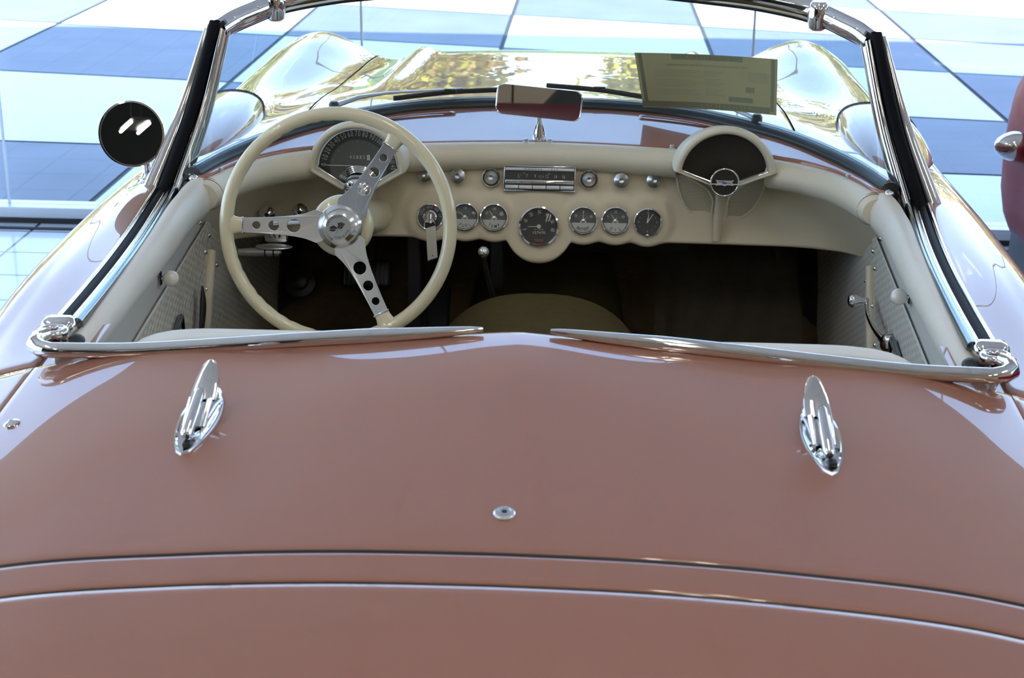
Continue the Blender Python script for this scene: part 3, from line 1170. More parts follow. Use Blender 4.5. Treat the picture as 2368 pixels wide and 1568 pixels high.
# speedometer: shroud, dial, chrome rim
SP = (-.384, .9035)
vbot = [(-.0845, -.003), (-.030, -.036), (.030, -.036), (.0845, -.003)]
pod(SP[0], SP[1], .0853, vbot, 'speedometer_shroud', PADC)
S = hub('speedometer', CAR, face_on(SP[0], 3.212, SP[1]))
ol = shield(.0848, vbot[1:3])
part('dial', MB().plate([ol], .002), DIALB, S)
part('inner_dial', MB().plate([grow(shield(.060, [(-.058, -.018), (-.030, -.033), (.030, -.033), (.058, -.018)]), 1)], .0004, M=Matrix.Translation((0, 0, .0025))), DIAL, S)
part('rim', MB().tube([(x, y, .011) for x, y in ol], .0036, 10, closed=True, up=(0, 0, 1)), CHROME, S)
mb = MB()
for i in range(15):
    a = 176 - i * (172 / 14)
    mb.arc_text(str(i * 10), .0165 if i < 10 else .0150, .0725, a, 5.2 if i < 10 else 4.6, z=.0032, sx=.62)
for i in range(15):
    a = radians(176 - i * (172 / 14))
    mb.lathe([(.0006, 0), (.0006, .0003)], 8, Matrix.Translation((.055 * cos(a), .055 * sin(a), .0032)))
mb.text('4 5 8 8 3', .0105, Matrix.Translation((-.002, .022, .0032)), sx=.85)
part('lettering', mb, INK, S, smooth=False)
part('odometer_wheel', MB().plate([[(.0185, .0165), (.0245, .0165), (.0245, .0275), (.0185, .0275)]], .0002, M=Matrix.Translation((0, 0, .0033)), mat=INK).text('1', .009, Matrix.Translation((.0213, .022, .0037)), mat=INKB), INK, S, smooth=False)
part('needle', MB().box(-.066, -.012, .0035, .0048, .004, .005), INK, S)
mb = MB()
for r in (.0435, .0395, .0355, .0315):
    mb.tube([(r * cos(radians(a)), -.039 + r * sin(radians(a)), .008) for a in range(22, 159, 6)], .0019, 8)
part('chrome_arcs', mb, CHROME, S)

# chrome column housing below the speedometer
cc = part('column_housing', MB().grid(np.array([[(-.384 + r * math.copysign(abs(cos(a)) ** .75, cos(a)), y, (.862 + r * sin(a)) if a <= pi else .862 - .130 * (1 - abs((a - 1.5 * pi) / (pi / 2))) ** .35) for a in np.linspace(0, 2 * pi, 44, endpoint=False)] for r, y in ((.006, 3.1650), (.020, 3.1655), (.026, 3.170), (.029, 3.180), (.029, 3.30))]), cv=True), CHROME, CAR, sharp=50)
part('trip_button', MB().lathe([(.012, 0), (.016, .006), (.016, .010), (.012, .014), (.0005, .015)], 22, Matrix.Translation((0, 0, 0))), CHROME, cc, face_on(-.373, 3.158, .866))
part('trip_knob', MB().lathe([(.020, 0), (.020, .004), (.014, .012), (.0005, .014)], 22), CHROME, cc, face_on(-.392, 3.164, .852))

# radio speaker: shroud, dark upper grille, cream lower grilles, chrome V and badge
LS = (.378, .9045)
vb2 = [(-.030, -.012), (.030, -.012)]
pod(LS[0], LS[1], .0885, vb2, 'speaker_shroud', PADC, .010)
L = hub('radio_speaker', CAR, face_on(LS[0], 3.214, LS[1]))
L2 = hub('speaker_grilles', CAR, face_on(.382, 3.258, .893))
ol2 = shield(.0880, vb2, 40, .010)
part('grille', MB().plate([ol2], .001), GRILLE, L)
for s in (-1, 1):
    part('chrome_bar', MB().tube([(s * .0895, .020, .018), (s * .0885, .011, .020), (s * .060, .0005, .024), (s * .030, -.0105, .028)], [.0015, .003, .0042, .006], 10, flat=(1, .7)), CHROME, L)
b = part('badge', MB().lathe([(.0265, 0), (.0265, .0275)], 40, M=Matrix.Translation((0, -.010, 0))), GRILLE, L)
part('badge_ring', MB().tube([(x, y - .010, .0275) for x, y in circ(0, 0, .0285, 48)], .0022, 10, closed=True), CHROME, b)
flag = [(-.0185, .006), (-.012, .0045), (.012, .0045), (.0185, .006), (.0155, .0005), (.0185, -.006), (.006, -.005), (0, -.0075), (-.006, -.005), (-.0185, -.006), (-.0155, .0005)]
fb = MB().plate([flag], .0008, .0003, M=Matrix.Translation((0, -.010, .0290)), mat=CHROME)
fb.plate([[(-.014, .003), (-.002, .003), (-.002, .0008), (-.014, .0008)]], .0002, M=Matrix.Translation((0, -.010, .0302)), mat=INKR)
fb.plate([[(.002, -.0012), (.014, -.0012), (.014, -.0036), (.002, -.0036)]], .0002, M=Matrix.Translation((0, -.010, .0302)), mat=INKR)
fb.plate([[(-.0035, .0015), (.0045, .0015), (.0025, -.003), (-.0055, -.003)]], .0002, M=Matrix.Translation((0, -.010, .0303)), mat=INKBLUE)
part('badge_emblem', fb, None, b, smooth=False)
left = [(-.096, -.012), (-.093, -.034), (-.085, -.058), (-.072, -.082), (-.056, -.098), (-.040, -.106), (-.020, -.108), (-.0175, -.085), (-.0175, -.062), (-.026, -.046), (-.044, -.032), (-.066, -.020), (-.086, -.0125)]
right = [(.092, -.012), (.090, -.034), (.083, -.056), (.070, -.080), (.054, -.096), (.038, -.105), (.0165, -.108), (.0145, -.085), (.0155, -.064), (.026, -.046), (.044, -.032), (.064, -.020), (.082, -.0125)]
for o_ in (left, right):
    c_ = curve3([(x, y, 0) for x, y in o_ + [o_[0]]], 60)[:-1]
    g = part('lower_grille', MB().plate([[(p[0], p[1]) for p in c_]], .0008, M=Matrix.Translation((0, 0, -.036))), GRILLEC, L2)
    part('grille_edge', MB().tube([(p[0], p[1], -.036) for p in c_], .0028, 8, closed=True), CREAM, g)
part('divider', MB().tube([(0, -.020, .024), (-.001, -.040, .006), (-.003, -.065, -.008), (-.005, -.10, -.016), (-.006, -.148, -.012)], [.020, .0145, .0115, .0105, .0090], 14, flat=(1, .8), up=(0, 0, 1)), CREAM, L2)


# ---------------------------------------------------------------- instruments
LEAN = radians(15.9)


def gauge(name, x, z, R, silver=True, label=None):
    y = face_y(x, z)
    g = hub(name, CAR, face_on(x, y - .001, z, LEAN), label)
    part('bezel', MB().lathe([(R, -.004), (R * 1.0, .004), (R * .97, .0075), (R * .90, .0085), (R * .86, .006), (R * .85, .001)], 48, caps=False), CHROME, g)
    part('dial', MB().lathe([(R * .86, -.002), (R * .86, .0012)], 40), DIALB if not silver else DIAL, g)
    if silver:
        n = 20
        seg = [(R * .80 * cos(radians(a)), R * .80 * sin(radians(a))) for a in np.linspace(-170, -10, n)]
        seg += [(R * .22, -R * .14), (R * .2, 0), (R * .1, R * .1), (-R * .1, R * .1), (-R * .2, 0), (-R * .22, -R * .14)]
        part('silver_plate', MB().plate([seg], .0004, M=Matrix.Translation((0, 0, .0018))), DIALS, g)
        part('pivot', MB().ball((0, 0, .002), R * .17, 10, sc=(1, 1, .7)), CHROME, g)
    part('lens', MB().lathe([(R * .86, .0052), (R * .5, .0062), (.0002, .0066)], 32, caps=False), CLEAR, g)
    return g


def needle(g, a, r0, r1, w, z, mat=INK):
    a = radians(a)
    d, n = Vector((cos(a), sin(a), 0)), Vector((-sin(a), cos(a), 0))
    v = [d * r0 + n * w, d * r0 - n * w, d * r1 - n * w * .4, d * r1 + n * w * .4]
    v = [p + Vector((0, 0, z)) for p in v] + [p + Vector((0, 0, z + .0005)) for p in v]
    return part('needle', MB().add(v, [(0, 1, 2, 3), (7, 6, 5, 4), (0, 4, 5, 1), (1, 5, 6, 2), (2, 6, 7, 3), (3, 7, 4, 0)]), mat, g, smooth=False)


def small(name, x, z, word, marks, nd, label=None):
    R = .0312
    g = gauge(name, x, z, R, True, label)
    mb = MB()
    for s, a in marks:
        mb.text(s, .0084, Matrix.Translation((R * .60 * cos(radians(a)), R * .60 * sin(radians(a)), .0016)) @ Matrix.Rotation(radians(a - 90) * .8, 4, 'Z'), sx=.7)
    for a in range(30, 151, 20):
        mb.lathe([(.0005, 0), (.0005, .0003)], 8, Matrix.Translation((R * .38 * cos(radians(a)), R * .38 * sin(radians(a)), .0014)))
    part('scale', mb, INK, g, smooth=False)
    part('lettering', MB().arc_text(word, .0098, R * .62, -90, 86.0 / max(3, len(word)), z=.0024, inward=True, sx=.8, off=.0001), INKB, g, smooth=False)
    needle(g, nd, R * .12, R * .62, .0009, .0024)
    return g


small('fuel_gauge', -.166, .782, 'FUEL', [('E', 150), ('1/2', 90), ('F', 30)], 140)
small('temperature_gauge', -.103, .782, 'TEMP', [('100', 150), ('180', 90), ('220', 28)], 125)
small('battery_gauge', .089, .780, 'BATTERY', [('-30', 150), ('0', 90), ('30', 30)], 90)
small('oil_gauge', .158, .781, 'OIL', [('0', 150), ('30', 90), ('60', 30)], 125)
T = gauge('tachometer', -.006, .766, .0445, False)
mb = MB()
for i in range(7):
    a = 193 - i * (206 / 6)
    L_ = Matrix.Translation((.0305 * cos(radians(a)), .0305 * sin(radians(a)), .0016)) @ Matrix.Rotation(radians(a - 90), 4, 'Z')
    mb.text(str(i * 10), .0120, L_, sx=.62)
mb.text('157470', .0080, Matrix.Translation((0, -.0135, .0016)), sx=1.2)
mb.text('REV. COUNTER', .0030, Matrix.Translation((0, -.0065, .0016)))
part('lettering', mb, INK, T, smooth=False)
part('red_lettering', MB().text('TACH', .0075, Matrix.Translation((0, -.030, .0016)), sx=.95, off=.0002), INKR, T, smooth=False)
needle(T, 182, -.004, .024, .0012, .0022)
part('pivot', MB().lathe([(.0045, .001), (.0042, .0036), (.0005, .004)], 20), INK, T)
K = gauge('clock', .227, .780, .0305, False)
mb = MB()
for i in range(12):
    a = radians(90 - 30 * i)
    if i in (0, 3, 6, 9):
        mb.text({0: '12', 3: '3', 6: '6', 9: '9'}[i], .0062, Matrix.Translation((.0195 * cos(a), .0195 * sin(a), .0016)), sx=.8)
    else:
        mb.lathe([(.0006, 0), (.0006, .0003)], 8, Matrix.Translation((.019 * cos(a), .019 * sin(a), .0015)))
part('scale', mb, INK, K, smooth=False)
needle(K, 84, -.002, .0165, .0012, .0022)
needle(K, 57, -.003, .0205, .0012, .0028)
part('pivot', MB().ball((0, 0, .0025), .0028, 8), CHROME, K)
part('set_knob', MB().ball((0, -.0285, .007), .0042, 12), CHROME, K)

# ignition switch with its key
I = hub('ignition_switch', CAR, face_on(-.241, face_y(-.241, .78) - .001, .78, LEAN))
part('escutcheon', MB().lathe([(.027, -.003), (.027, .003), (.026, .004)], 44), DIALB, I)
part('rim', MB().tube([(x, y, .003) for x, y in circ(0, 0, .0275, 44)], .0018, 8, closed=True), CHROME, I)
part('lock_barrel', MB().lathe([(.0155, .003), (.0150, .012), (.0125, .014), (.0120, .010), (.0005, .010)], 36), CHROME, I)
mb = MB().arc_text('LOCK', .0068, .0212, 146, 11.5, z=.0044, sx=.8)
mb.arc_text('OFF', .0068, .0212, 93, 12, z=.0044, sx=.8).arc_text('ON', .0068, .0212, 50, 13, z=.0044, sx=.8).arc_text('ST', .0068, .0212, 10, 12, z=.0044, sx=.8)
part('lettering', mb, INK, I, smooth=False)
k = part('key_bow', MB().plate([[(-.0035, .006), (.0035, .006), (.0040, -.013), (.0015, -.016), (-.0015, -.016), (-.0040, -.013)]], .0010, .0004, M=Matrix.Translation((.003, 0, .018)) @ Matrix.Rotation(pi / 2, 4, 'Y')).plate([[(-.0035, .007), (.0035, .007), (.0035, -.011), (-.0035, -.011)]], .0011, .0003, M=Matrix.Translation((-.003, 0, .016)) @ Matrix.Rotation(pi / 2, 4, 'Y')), CHROME, I)

# control knobs on the dash


def knob(name, x, z, words=(), big=False, label=None):
    g = hub(name, CAR, face_on(x, face_y(x, z) - .001, z, LEAN * .8), label)
    if big:
        part('ring', MB().lathe([(.0205, 0), (.0212, .004), (.0200, .009), (.0186, .009), (.0180, .003)], 40, caps=False), CHROME, g)
        part('ring_face', MB().lathe([(.0186, .002), (.0186, .004)], 36), DIAL, g)
        mb = MB()
        for a in ((90, 270) if words and words[0][0] == 'SELECTOR' else (150, 330)):
            mb.box(.0165, .0205, -.0005, .0005, .006, .0095, Matrix.Rotation(radians(a), 4, 'Z'))
        part('pointer', mb, INK, g, smooth=False)
    z0 = .004 if big else .0
    R = .0140 if big else .0162
    part('shaft', MB().lathe([(.006, z0), (.006, z0 + .010)], 20), DARK, g)
    prof = [(R * .93, z0 + .009), (R, z0 + .011), (R, z0 + .0135), (R * .97, z0 + .0150), (.0058, z0 + .0215), (.0052, z0 + .0225), (.0040, z0 + .0215), (.0005, z0 + .0195)]
    part('cap', MB().lathe(prof, 40), BRUSH, g)
    for w, a, inward in words:
        r = .0163 if big else .0118
        mb = MB().arc_text(w, .0050 if big else .0046, r, a, (13 if big else 17), z=(.0044 if big else z0 + .0183), inward=inward, sx=.95, off=.0001)
        part('lettering', mb, INKB if not big else INK, g, smooth=False)
    return g


knob('defrost_knob', -.253, .866, (('PULL', 90, False), ('DEFROST', -90, True)))
knob('heater_knob', -.183, .865, (('HEAT', 90, False),))
knob('volume_knob', -.111, .8635, (('VOLUME', 80, False),), True)
knob('selector_knob', .099, .8635, (('SELECTOR', 90, False),), True)
knob('lighter_knob', .168, .863)
knob('air_knob', .238, .865, (('AIR', 45, False),))
for nm, x, z in (('light_switch', -.585, .796), ('wiper_switch', -.517, .800)):
    y = 3.232 if nm == 'light_switch' else 3.245
    g = hub(nm, CAR, face_on(x, y, z, tilt=0, turn=.12))
    part('cap', MB().lathe([(.007, -.01), (.007, .006), (.0165, .010), (.0172, .014), (.0150, .018), (.0055, .025), (.0045, .0245)], 36), CHROME, g)
    part('bore', MB().lathe([(.0045, .02), (.0045, .0252)], 20), INKB, g)

# radio
RA = hub('radio', CAR, face_on(-.007, 3.3065, .8635, LEAN))
part('case', MB().box(-.0775, .0775, -.0275, .0275, -.008, .006, b=.0015), CHROME, RA)
part('face_well', MB().box(-.0745, .0745, -.0250, .0250, .0045, .0066), DIALB, RA)
part('top_bar', MB().box(-.074, .074, .0165, .0228, .006, .0095, b=.0008), ALU, RA)
part('wonder_lettering', MB().text('W O N D E R', .0052, Matrix.Translation((-.014, .0196, .0098)), sx=1.25).text('B A R', .0052, Matrix.Translation((.032, .0196, .0098)), sx=1.25), INKB, RA, smooth=False)
mb = MB()
for s, x in (('5', -.045), ('7', -.0275), ('9', -.0095), ('12', .0155), ('14', .034), ('16', .051)):
    mb.text(s, .0104, Matrix.Translation((x, .0045, .0070)), sx=.72)
mb.text('5', .0045, Matrix.Translation((-.0405, .0070, .0070)), sx=.75)
for x in (-.034, .0205):
    mb.tube([(px + x, py + .0110, .0070) for px, py in circ(0, 0, .0012, 12)], .0003, 5, closed=True)
bow = [(-.0055, .0005), (-.0045, .0020), (-.002, .0014), (-.0018, .0026), (.0022, .0026), (.002, .0014), (.0055, .0014), (.0045, -.0010), (.002, -.0006), (.0018, -.0020), (-.0022, -.0020), (-.002, -.0006), (-.0060, -.0006)]
mb.tube([(px + .0035, py + .0038, .0070) for px, py in bow], .0003, 5, closed=True)
part('dial_lettering', mb, INK, RA, smooth=False)
part('chrome_strip', MB().box(-.074, .074, -.0118, -.0030, .006, .0115, b=.0020), CHROME, RA)
for i in range(5):
    part('push_button', MB().box(-.0735 + i * .0296, -.0735 + i * .0296 + .0282, -.0225, -.0148, .006, .0110, b=.0010), ALU, RA)
part('window', MB().box(-.074, .074, -.0025, .0160, .0078, .0080), CLEAR, RA)

# snap studs along the pad
for x, z in ((-.632, .0), (-.0395, 0), (.0115, 0), (.2735, 0), (.612, 0)):
    y = float(pad_y(x)) - .020
    part('snap_stud', MB().lathe([(.0068, 0), (.0068, .0015), (.0042, .0025), (.0042, .0055), (.0050, .0065), (.0046, .0085), (.0005, .0088)], 20), DIALS, CAR, Matrix.Translation((x, y + .006, .9335)))
# defroster slots on the cowl
for s in (-1, 1):
    pts = [(s * (.215 + .19 * t), float(seal_y(.215 + .19 * t)) - .055 + .0 * t, 0) for t in np.linspace(0, 1, 14)]
    pts = [(x, y, .931 + (float(seal_z(x)) - .931) * ((y - float(pad_y(x))) / (float(seal_y(x)) - float(pad_y(x)))) * 1.12 + .0015) for x, y, _ in pts]
    d = part('defroster_slot', MB().tube(pts, .0030, 8, flat=(1.6, .6)), PAINT, CAR)
    part('screw', MB().ball(pts[0], .0045, 10, sc=(1.6, 1, .6)), CHROME, d)

# ---------------------------------------------------------------- steering wheel
TILT = radians(13)
_n = Vector((0, -cos(TILT), sin(TILT)))
_x = Vector((1, 0, 0))
_yv = _n.cross(_x)
WC = Vector((-.3595, 2.772, .899))
WM = Matrix(((_x.x, _yv.x, _n.x, WC.x), (_x.y, _yv.y, _n.y, WC.y), (_x.z, _yv.z, _n.z, WC.z), (0, 0, 0, 1)))
SW = hub('steering_wheel', CAR, WM)
RM, rm = .2065, .0128
n = 160
Q = np.zeros((n, 20, 3))
for i in range(n):
    a = 2 * pi * i / n
    ad = math.degrees(a)
    notch = 0.0
    if 185 < ad < 290 or 70 < ad < 170:
        notch = max(0, cos((ad - 190) / 7.6 * 2 * pi)) ** 3
    for k in range(20):
        t = 2 * pi * k / 20
        inner = max(0, -cos(t)) ** 2
        r = rm * (1 - .13 * notch * inner)
        Q[i, k] = ((RM + r * cos(t)) * cos(a), (RM + r * cos(t)) * sin(a), r * 1.06 * sin(t))
part('rim', MB().grid(Q, cu=True, cv=True), WHEELC, SW, sharp=80)
ANG = (180, 57.5, -62.5)


def dish(me_mb):
    me_mb.v = [(x, y, z - .026 + .024 * min(1, hypot(x, y) / .175)) for x, y, z in me_mb.v]
    return me_mb


for a in ANG:
    up = [(.178, .0130), (.150, .0138), (.120, .0154), (.100, .0170), (.084, .0190), (.070, .0214), (.060, .0240), (.050, .0278), (.043, .0305), (.034, .027), (.018, .020)]
    out = up + [(x, -y) for x, y in reversed(up)]
    p = MB().plate([out, circ(.0845, 0, .0126, 28), circ(.1205, 0, .0099, 24), circ(.1520, 0, .0078, 20)], .0012, .0004, M=Matrix.Rotation(radians(a), 4, 'Z'))
    part('spoke', dish(p), BRUSH, SW, sharp=30)
    g = []
    for r, w, h in ((.176, .0142, .0062), (.184, .0145, .0080), (.191, .0160, .0100), (.197, .0205, .0115), (.204, .030, .0118)):
        g.append([(r, w * math.copysign(abs(cos(t)) ** .6, cos(t)), -.004 + .003 * (r - .176) / .028 + h * math.copysign(abs(sin(t)) ** .8, sin(t))) for t in np.linspace(0, 2 * pi, 26, endpoint=False)])
    part('socket', MB().grid(np.array(g), Matrix.Rotation(radians(a), 4, 'Z'), cv=True), WHEELC, SW)
    part('socket_clip', MB().box(.1745, .1780, -.0155, .0155, -.0105, .0035, Matrix.Rotation(radians(a), 4, 'Z'), b=.001), CHROME, SW)
part('hub_cap', MB().lathe([(.0405, -.032), (.0415, -.022), (.0400, -.0185), (.0238, -.0035), (.0232, -.0033), (.0005, -.0033)], 64), POLISH, SW, sharp=25)
E_ = MB().lathe([(.0232, -.0032), (.0232, -.0027), (.0005, -.0027)], 48)
em = part('emblem', E_, BRUSH, SW, sharp=25)
mb = MB()
zt = -.0024
mb.arc_text('CHEVROLET', .0052, .0195, 122, 11.6, z=zt, sx=1.0, off=.0001)
mb.arc_text('CORVETTE', .0052, .0195, -62, 12.6, z=zt, sx=1.0, inward=True, off=.0001)
FM = Matrix.Translation((-.0012, -.001, zt))
lf = [(-.0005, -.0002), (-.0060, .0030), (-.0085, .0042), (-.0088, .0034), (-.0135, .0012), (-.0158, -.0022), (-.0130, -.0018), (-.0095, -.0026), (-.0060, -.0022), (-.0020, -.0026)]
lf2 = [(-.0024, -.0034), (-.0062, -.0030), (-.0096, -.0034), (-.0132, -.0028), (-.0158, -.0058), (-.0120, -.0062), (-.0088, -.0070), (-.0058, -.0066)]
rf_dots = [circ(px, py, .00085, 8) for px, py in ((.0028, .0012), (.0062, .0032), (.0095, .0046), (.0016, .0044), (.0050, .0066), (.0080, .0080), (.0090, .0010), (.0122, .0058), (.0050, -.0004))]
rf = [(.0004, -.0004), (.0010, .0088), (.0016, .0084), (.0050, .0098), (.0092, .0100), (.0098, .0086), (.0140, .0074), (.0108, .0026), (.0090, -.0012), (.0050, -.0022)]
mb.plate([lf], .00008, M=FM).plate([lf2], .00008, M=FM).plate([rf] + rf_dots, .00008, M=FM)
mb.tube([(.0010, .0098, 0), (.0002, -.001, 0), (-.0012, -.0100, 0)], .00035, 6, M=FM)
mb.tube([(-.0088, .0046, 0), (.0, -.0006, 0), (.0085, -.0055, 0)], .00030, 6, M=FM)
part('emblem_print', mb, INKB, em, smooth=False)

COLM = hub('steering_column', CAR, WM)
part('column_bell', MB().lathe([(.034, -.034), (.050, -.038), (.0570, -.046), (.0585, -.058), (.056, -.075), (.048, -.095), (.040, -.125), (.036, -.17), (.036, -.56)], 40), WHEELC, COLM)
part('turn_lever', MB().tube([(-.03, .005, -.07), (-.085, .003, -.06), (-.130, .002, -.052)], [.0035, .0035, .006], 10), CHROME, COLM)

# ---------------------------------------------------------------- windshield
HEAD = [(-.640, 3.112, 1.200), (-.622, 3.150, 1.211), (-.592, 3.192, 1.222), (-.552, 3.245, 1.2345), (-.45, 3.292, 1.252), (-.33, 3.318, 1.263), (-.16, 3.338, 1.274), (0, 3.345, 1.278)]
HEAD = HEAD + [(-x, y, z) for x, y, z in reversed(HEAD[:-1])]
head = curve3(HEAD, 110)
WS = hub('windshield', CAR, None)
part('header', MB().tube(head.tolist(), [.0215] * 110, 16, flat=(.80, 1.05)), CHROME, WS)
part('header_lip', MB().tube((head + np.array((0, -.006, -.020))).tolist(), .0045, 8), BLACK, WS)
mb = MB()
for s in (1, -1):
    for t in (.045, .085, .125):
        i = int(t * 109)
        p = head[i] * np.array((-s, 1, 1)) + np.array((0, -.021, .008))
        mb.ball(tuple(p), .0045, 10)
part('screw', mb, BRUSH, WS)
for s in (1, -1):
    part('latch_block', MB().lathe([(.0005, -.036), (.0120, -.035), (.0180, -.030), (.0205, -.016), (.0212, .004), (.0195, .017), (.0140, .023), (.0005, .024)], 32, Matrix.Translation((s * .550, 3.232, 1.237)), caps=False), CHROME, WS)
    bot, top = np.array((s * .741, 2.985, .895)), np.array((s * .648, 3.098, 1.205))
    mid = (bot + top) / 2 + np.array((s * -.006, .012, 0))
    pth = curve3([bot, mid, top], 24)
    part('post', MB().tube((pth + np.array((s * -.004, .022, 0))).tolist(), np.linspace(.036, .026, 24).tolist(), 20, flat=(1, .55), up=(0, -1, 0)), CHROME, WS)
    part('outer_bead', MB().tube((pth + np.array((s * .028, .008, 0)) * np.linspace(1.0, .50, 24)[:, None]).tolist(), np.linspace(.0185, .0055, 24).tolist(), 14, flat=(1, .7), up=(0, -1, 0)), CHROME, WS)
    part('channel', MB().tube((pth + np.array((0, -.004, 0))).tolist() + [tuple(top + np.array((s * -.003, .004, .012)))], np.linspace(.0130, .0118, 25).tolist(), 12, flat=(1, .8), up=(0, -1, 0)), CHANNEL, WS)
    part('inner_bead', MB().tube((pth + np.array((s * -.0225, -.002, 0)) * np.linspace(1.1, .8, 24)[:, None]).tolist(), np.linspace(.0085, .0070, 24).tolist(), 12, up=(0, -1, 0)), CHROME, WS)
    part('joint', MB().box(-.015, .015, -.010, .010, -.005, .005, Matrix.Translation(tuple(top + np.array((s * -.010, .008, .006)))) @ Matrix.Rotation(s * .5, 4, 'Y'), b=.002), BLACK, WS)
    # little chrome shoe where the post meets the cowl
    part('post_shoe', MB().ball((s * .672, 2.968, .936), .012, 14, sc=(.8, 1.3, .7)), CHROME, WS)
base = np.concatenate([SEAL[::-1] * np.array([-1, 1, 1]), SEAL[1:]])
seal_path = base
part('seal', MB().tube(base.tolist(), .0165, 14, flat=(1.15, .85)), SEALM, WS)
part('seal_bead', MB().tube((base + np.array((0, .014, .014))).tolist(), .0035, 8), ALU, WS)
nb = 118
tb = np.linspace(0, 1, nb)
# the glass: from the seal up to the header, ends against the posts
bl = curve3(np.concatenate([[(-.700, 2.985, .935)], base[::4], [(.700, 2.985, .935)]]), nb)
tl = curve3([(-.630, 3.118, 1.195)] + HEAD[2:-2] + [(.630, 3.118, 1.195)], nb)
m = 14
G_ = np.array([[bl[i] + (tl[i] - bl[i]) * v + np.array((np.sign(bl[i][0]) * .012 * abs(bl[i][0]) / .7, .012, 0)) * sin(pi * v) for v in np.linspace(0, 1, m)] for i in range(nb)])
part('glass', MB().grid(G_), GLASS, WS)

# wipers lying along the foot of the glass
for s in (-1, 1):
    if s < 0:
        piv, el, a0, a1, b0, b1 = (-.475, 3.475, .978), (-.37, 3.575, .989), (-.37, 3.575, .989), (-.20, 3.635, .992), (-.350, 3.545, .983), (-.10, 3.640, .990)
    else:
        piv, el, a0, a1, b0, b1 = (.462, 3.43, .978), (.36, 3.555, .985), (.36, 3.555, .985), (.17, 3.620, .992), (.240, 3.590, .986), (-.005, 3.680, .994)
    w = hub('wiper', CAR, None)
    part('pivot', MB().lathe([(.012, -.014), (.012, .004), (.008, .010), (.0005, .011)], 18, Matrix.Translation(piv)), DARK, w)
    part('arm', MB().tube([piv, tuple(np.array(piv) * .55 + np.array(el) * .45 + np.array((0, 0, .006))), el, a1], [.010, .0085, .0055, .003], 10, flat=(1, .6)), BRUSH, w)
    mid_ = tuple((np.array(b0) + np.array(b1)) / 2 + np.array((0, .006, .003)))
    part('blade', MB().tube(curve3([b0, mid_, b1], 14).tolist(), .0058, 8, flat=(.8, 1)), BLACK, w)
    part('blade_clip', MB().box(-.014, .014, -.006, .006, -.004, .008, Matrix.Translation(mid_), b=.002), DARK, w)

# rear-view mirror on the cowl
RV = hub('rear_view_mirror', CAR, Matrix.Translation((-.0125, 3.36, 1.0185)) @ Matrix.Rotation(radians(-1.5), 4, 'Z') @ Matrix.Rotation(radians(4.6), 4, 'Y') @ Matrix.Rotation(pi / 2 + radians(-5.4), 4, 'X'))


def rr(w, h, r, n=8):
    o = []
    for cx, cy, a in ((w - r, h - r, 0), (-w + r, h - r, 90), (-w + r, -h + r, 180), (w - r, -h + r, 270)):
        o += [(cx + r * cos(radians(a + 90 * k / n)), cy + r * sin(radians(a + 90 * k / n))) for k in range(n + 1)]
    return o


W_, H_ = .0925, .0325
Q = [[(x * k, y * k, z) for x, y in rr(W_, H_, .016)] for k, z in ((.965, .0060), (.985, .0072), (1.0, .006), (1.0, -.002), (.93, -.010), (.6, -.018), (.15, -.021))]
part('housing', MB().grid(np.array(Q), cv=True), CHROME, RV)
part('mirror_face', MB().plate([[(x * .968, y * .968) for x, y in rr(W_, H_, .016)]], .0008, M=Matrix.Translation((0, 0, .0055))), MIRROR, RV, sharp=20)
part('mirror_stem', MB().lathe([(.016, -.010), (.0150, .004), (.0125, .012), (.0085, .028), (.0065, .045), (.0062, .068), (.0005, .070)], 28), CHROME, CAR, Matrix.Translation((-.0115, 3.378, .938)) @ Matrix.Rotation(radians(4), 4, 'X'))

# round door mirror
SM = hub('side_mirror', CAR, None)
_n = (((Vector((.093, 0, 1.70)) - Vector((-.812, 3.05, 1.002))).normalized() + (Vector((-2.40, -5.0, 2.45)) - Vector((-.812, 3.05, 1.002))).normalized())).normalized()
s_, u_ = frame_of(-_n)
MM = Matrix(((s_.x, u_.x, _n.x, -.812), (s_.y, u_.y, _n.y, 3.05), (s_.z, u_.z, _n.z, 1.002), (0, 0, 0, 1)))
part('mirror_head', MB().lathe([(.0005, -.030), (.030, -.027), (.054, -.016), (.0655, .0), (.0665, .004), (.0655, .0075), (.0620, .0080), (.0615, .004)], 56, caps=False), CHROME, SM, MM)
part('mirror_glass', MB().lathe([(.0620, .003), (.0620, .0055)], 56), MIRROR, SM, MM, sharp=20)
part('mirror_stem', MB().tube(curve3([(-.796, 3.074, .965), (-.789, 3.066, .940), (-.787, 3.056, .920), (-.788, 3.04, .905)], 12).tolist(), [.0125] * 4 + [.0115] * 4 + [.012, .013, .015, .017], 14, flat=(1, .8)), CHROME, SM)
part('mirror_foot', MB().ball((-.788, 3.035, .905), .018, 14, sc=(.8, 1.5, .5)), CHROME, SM)

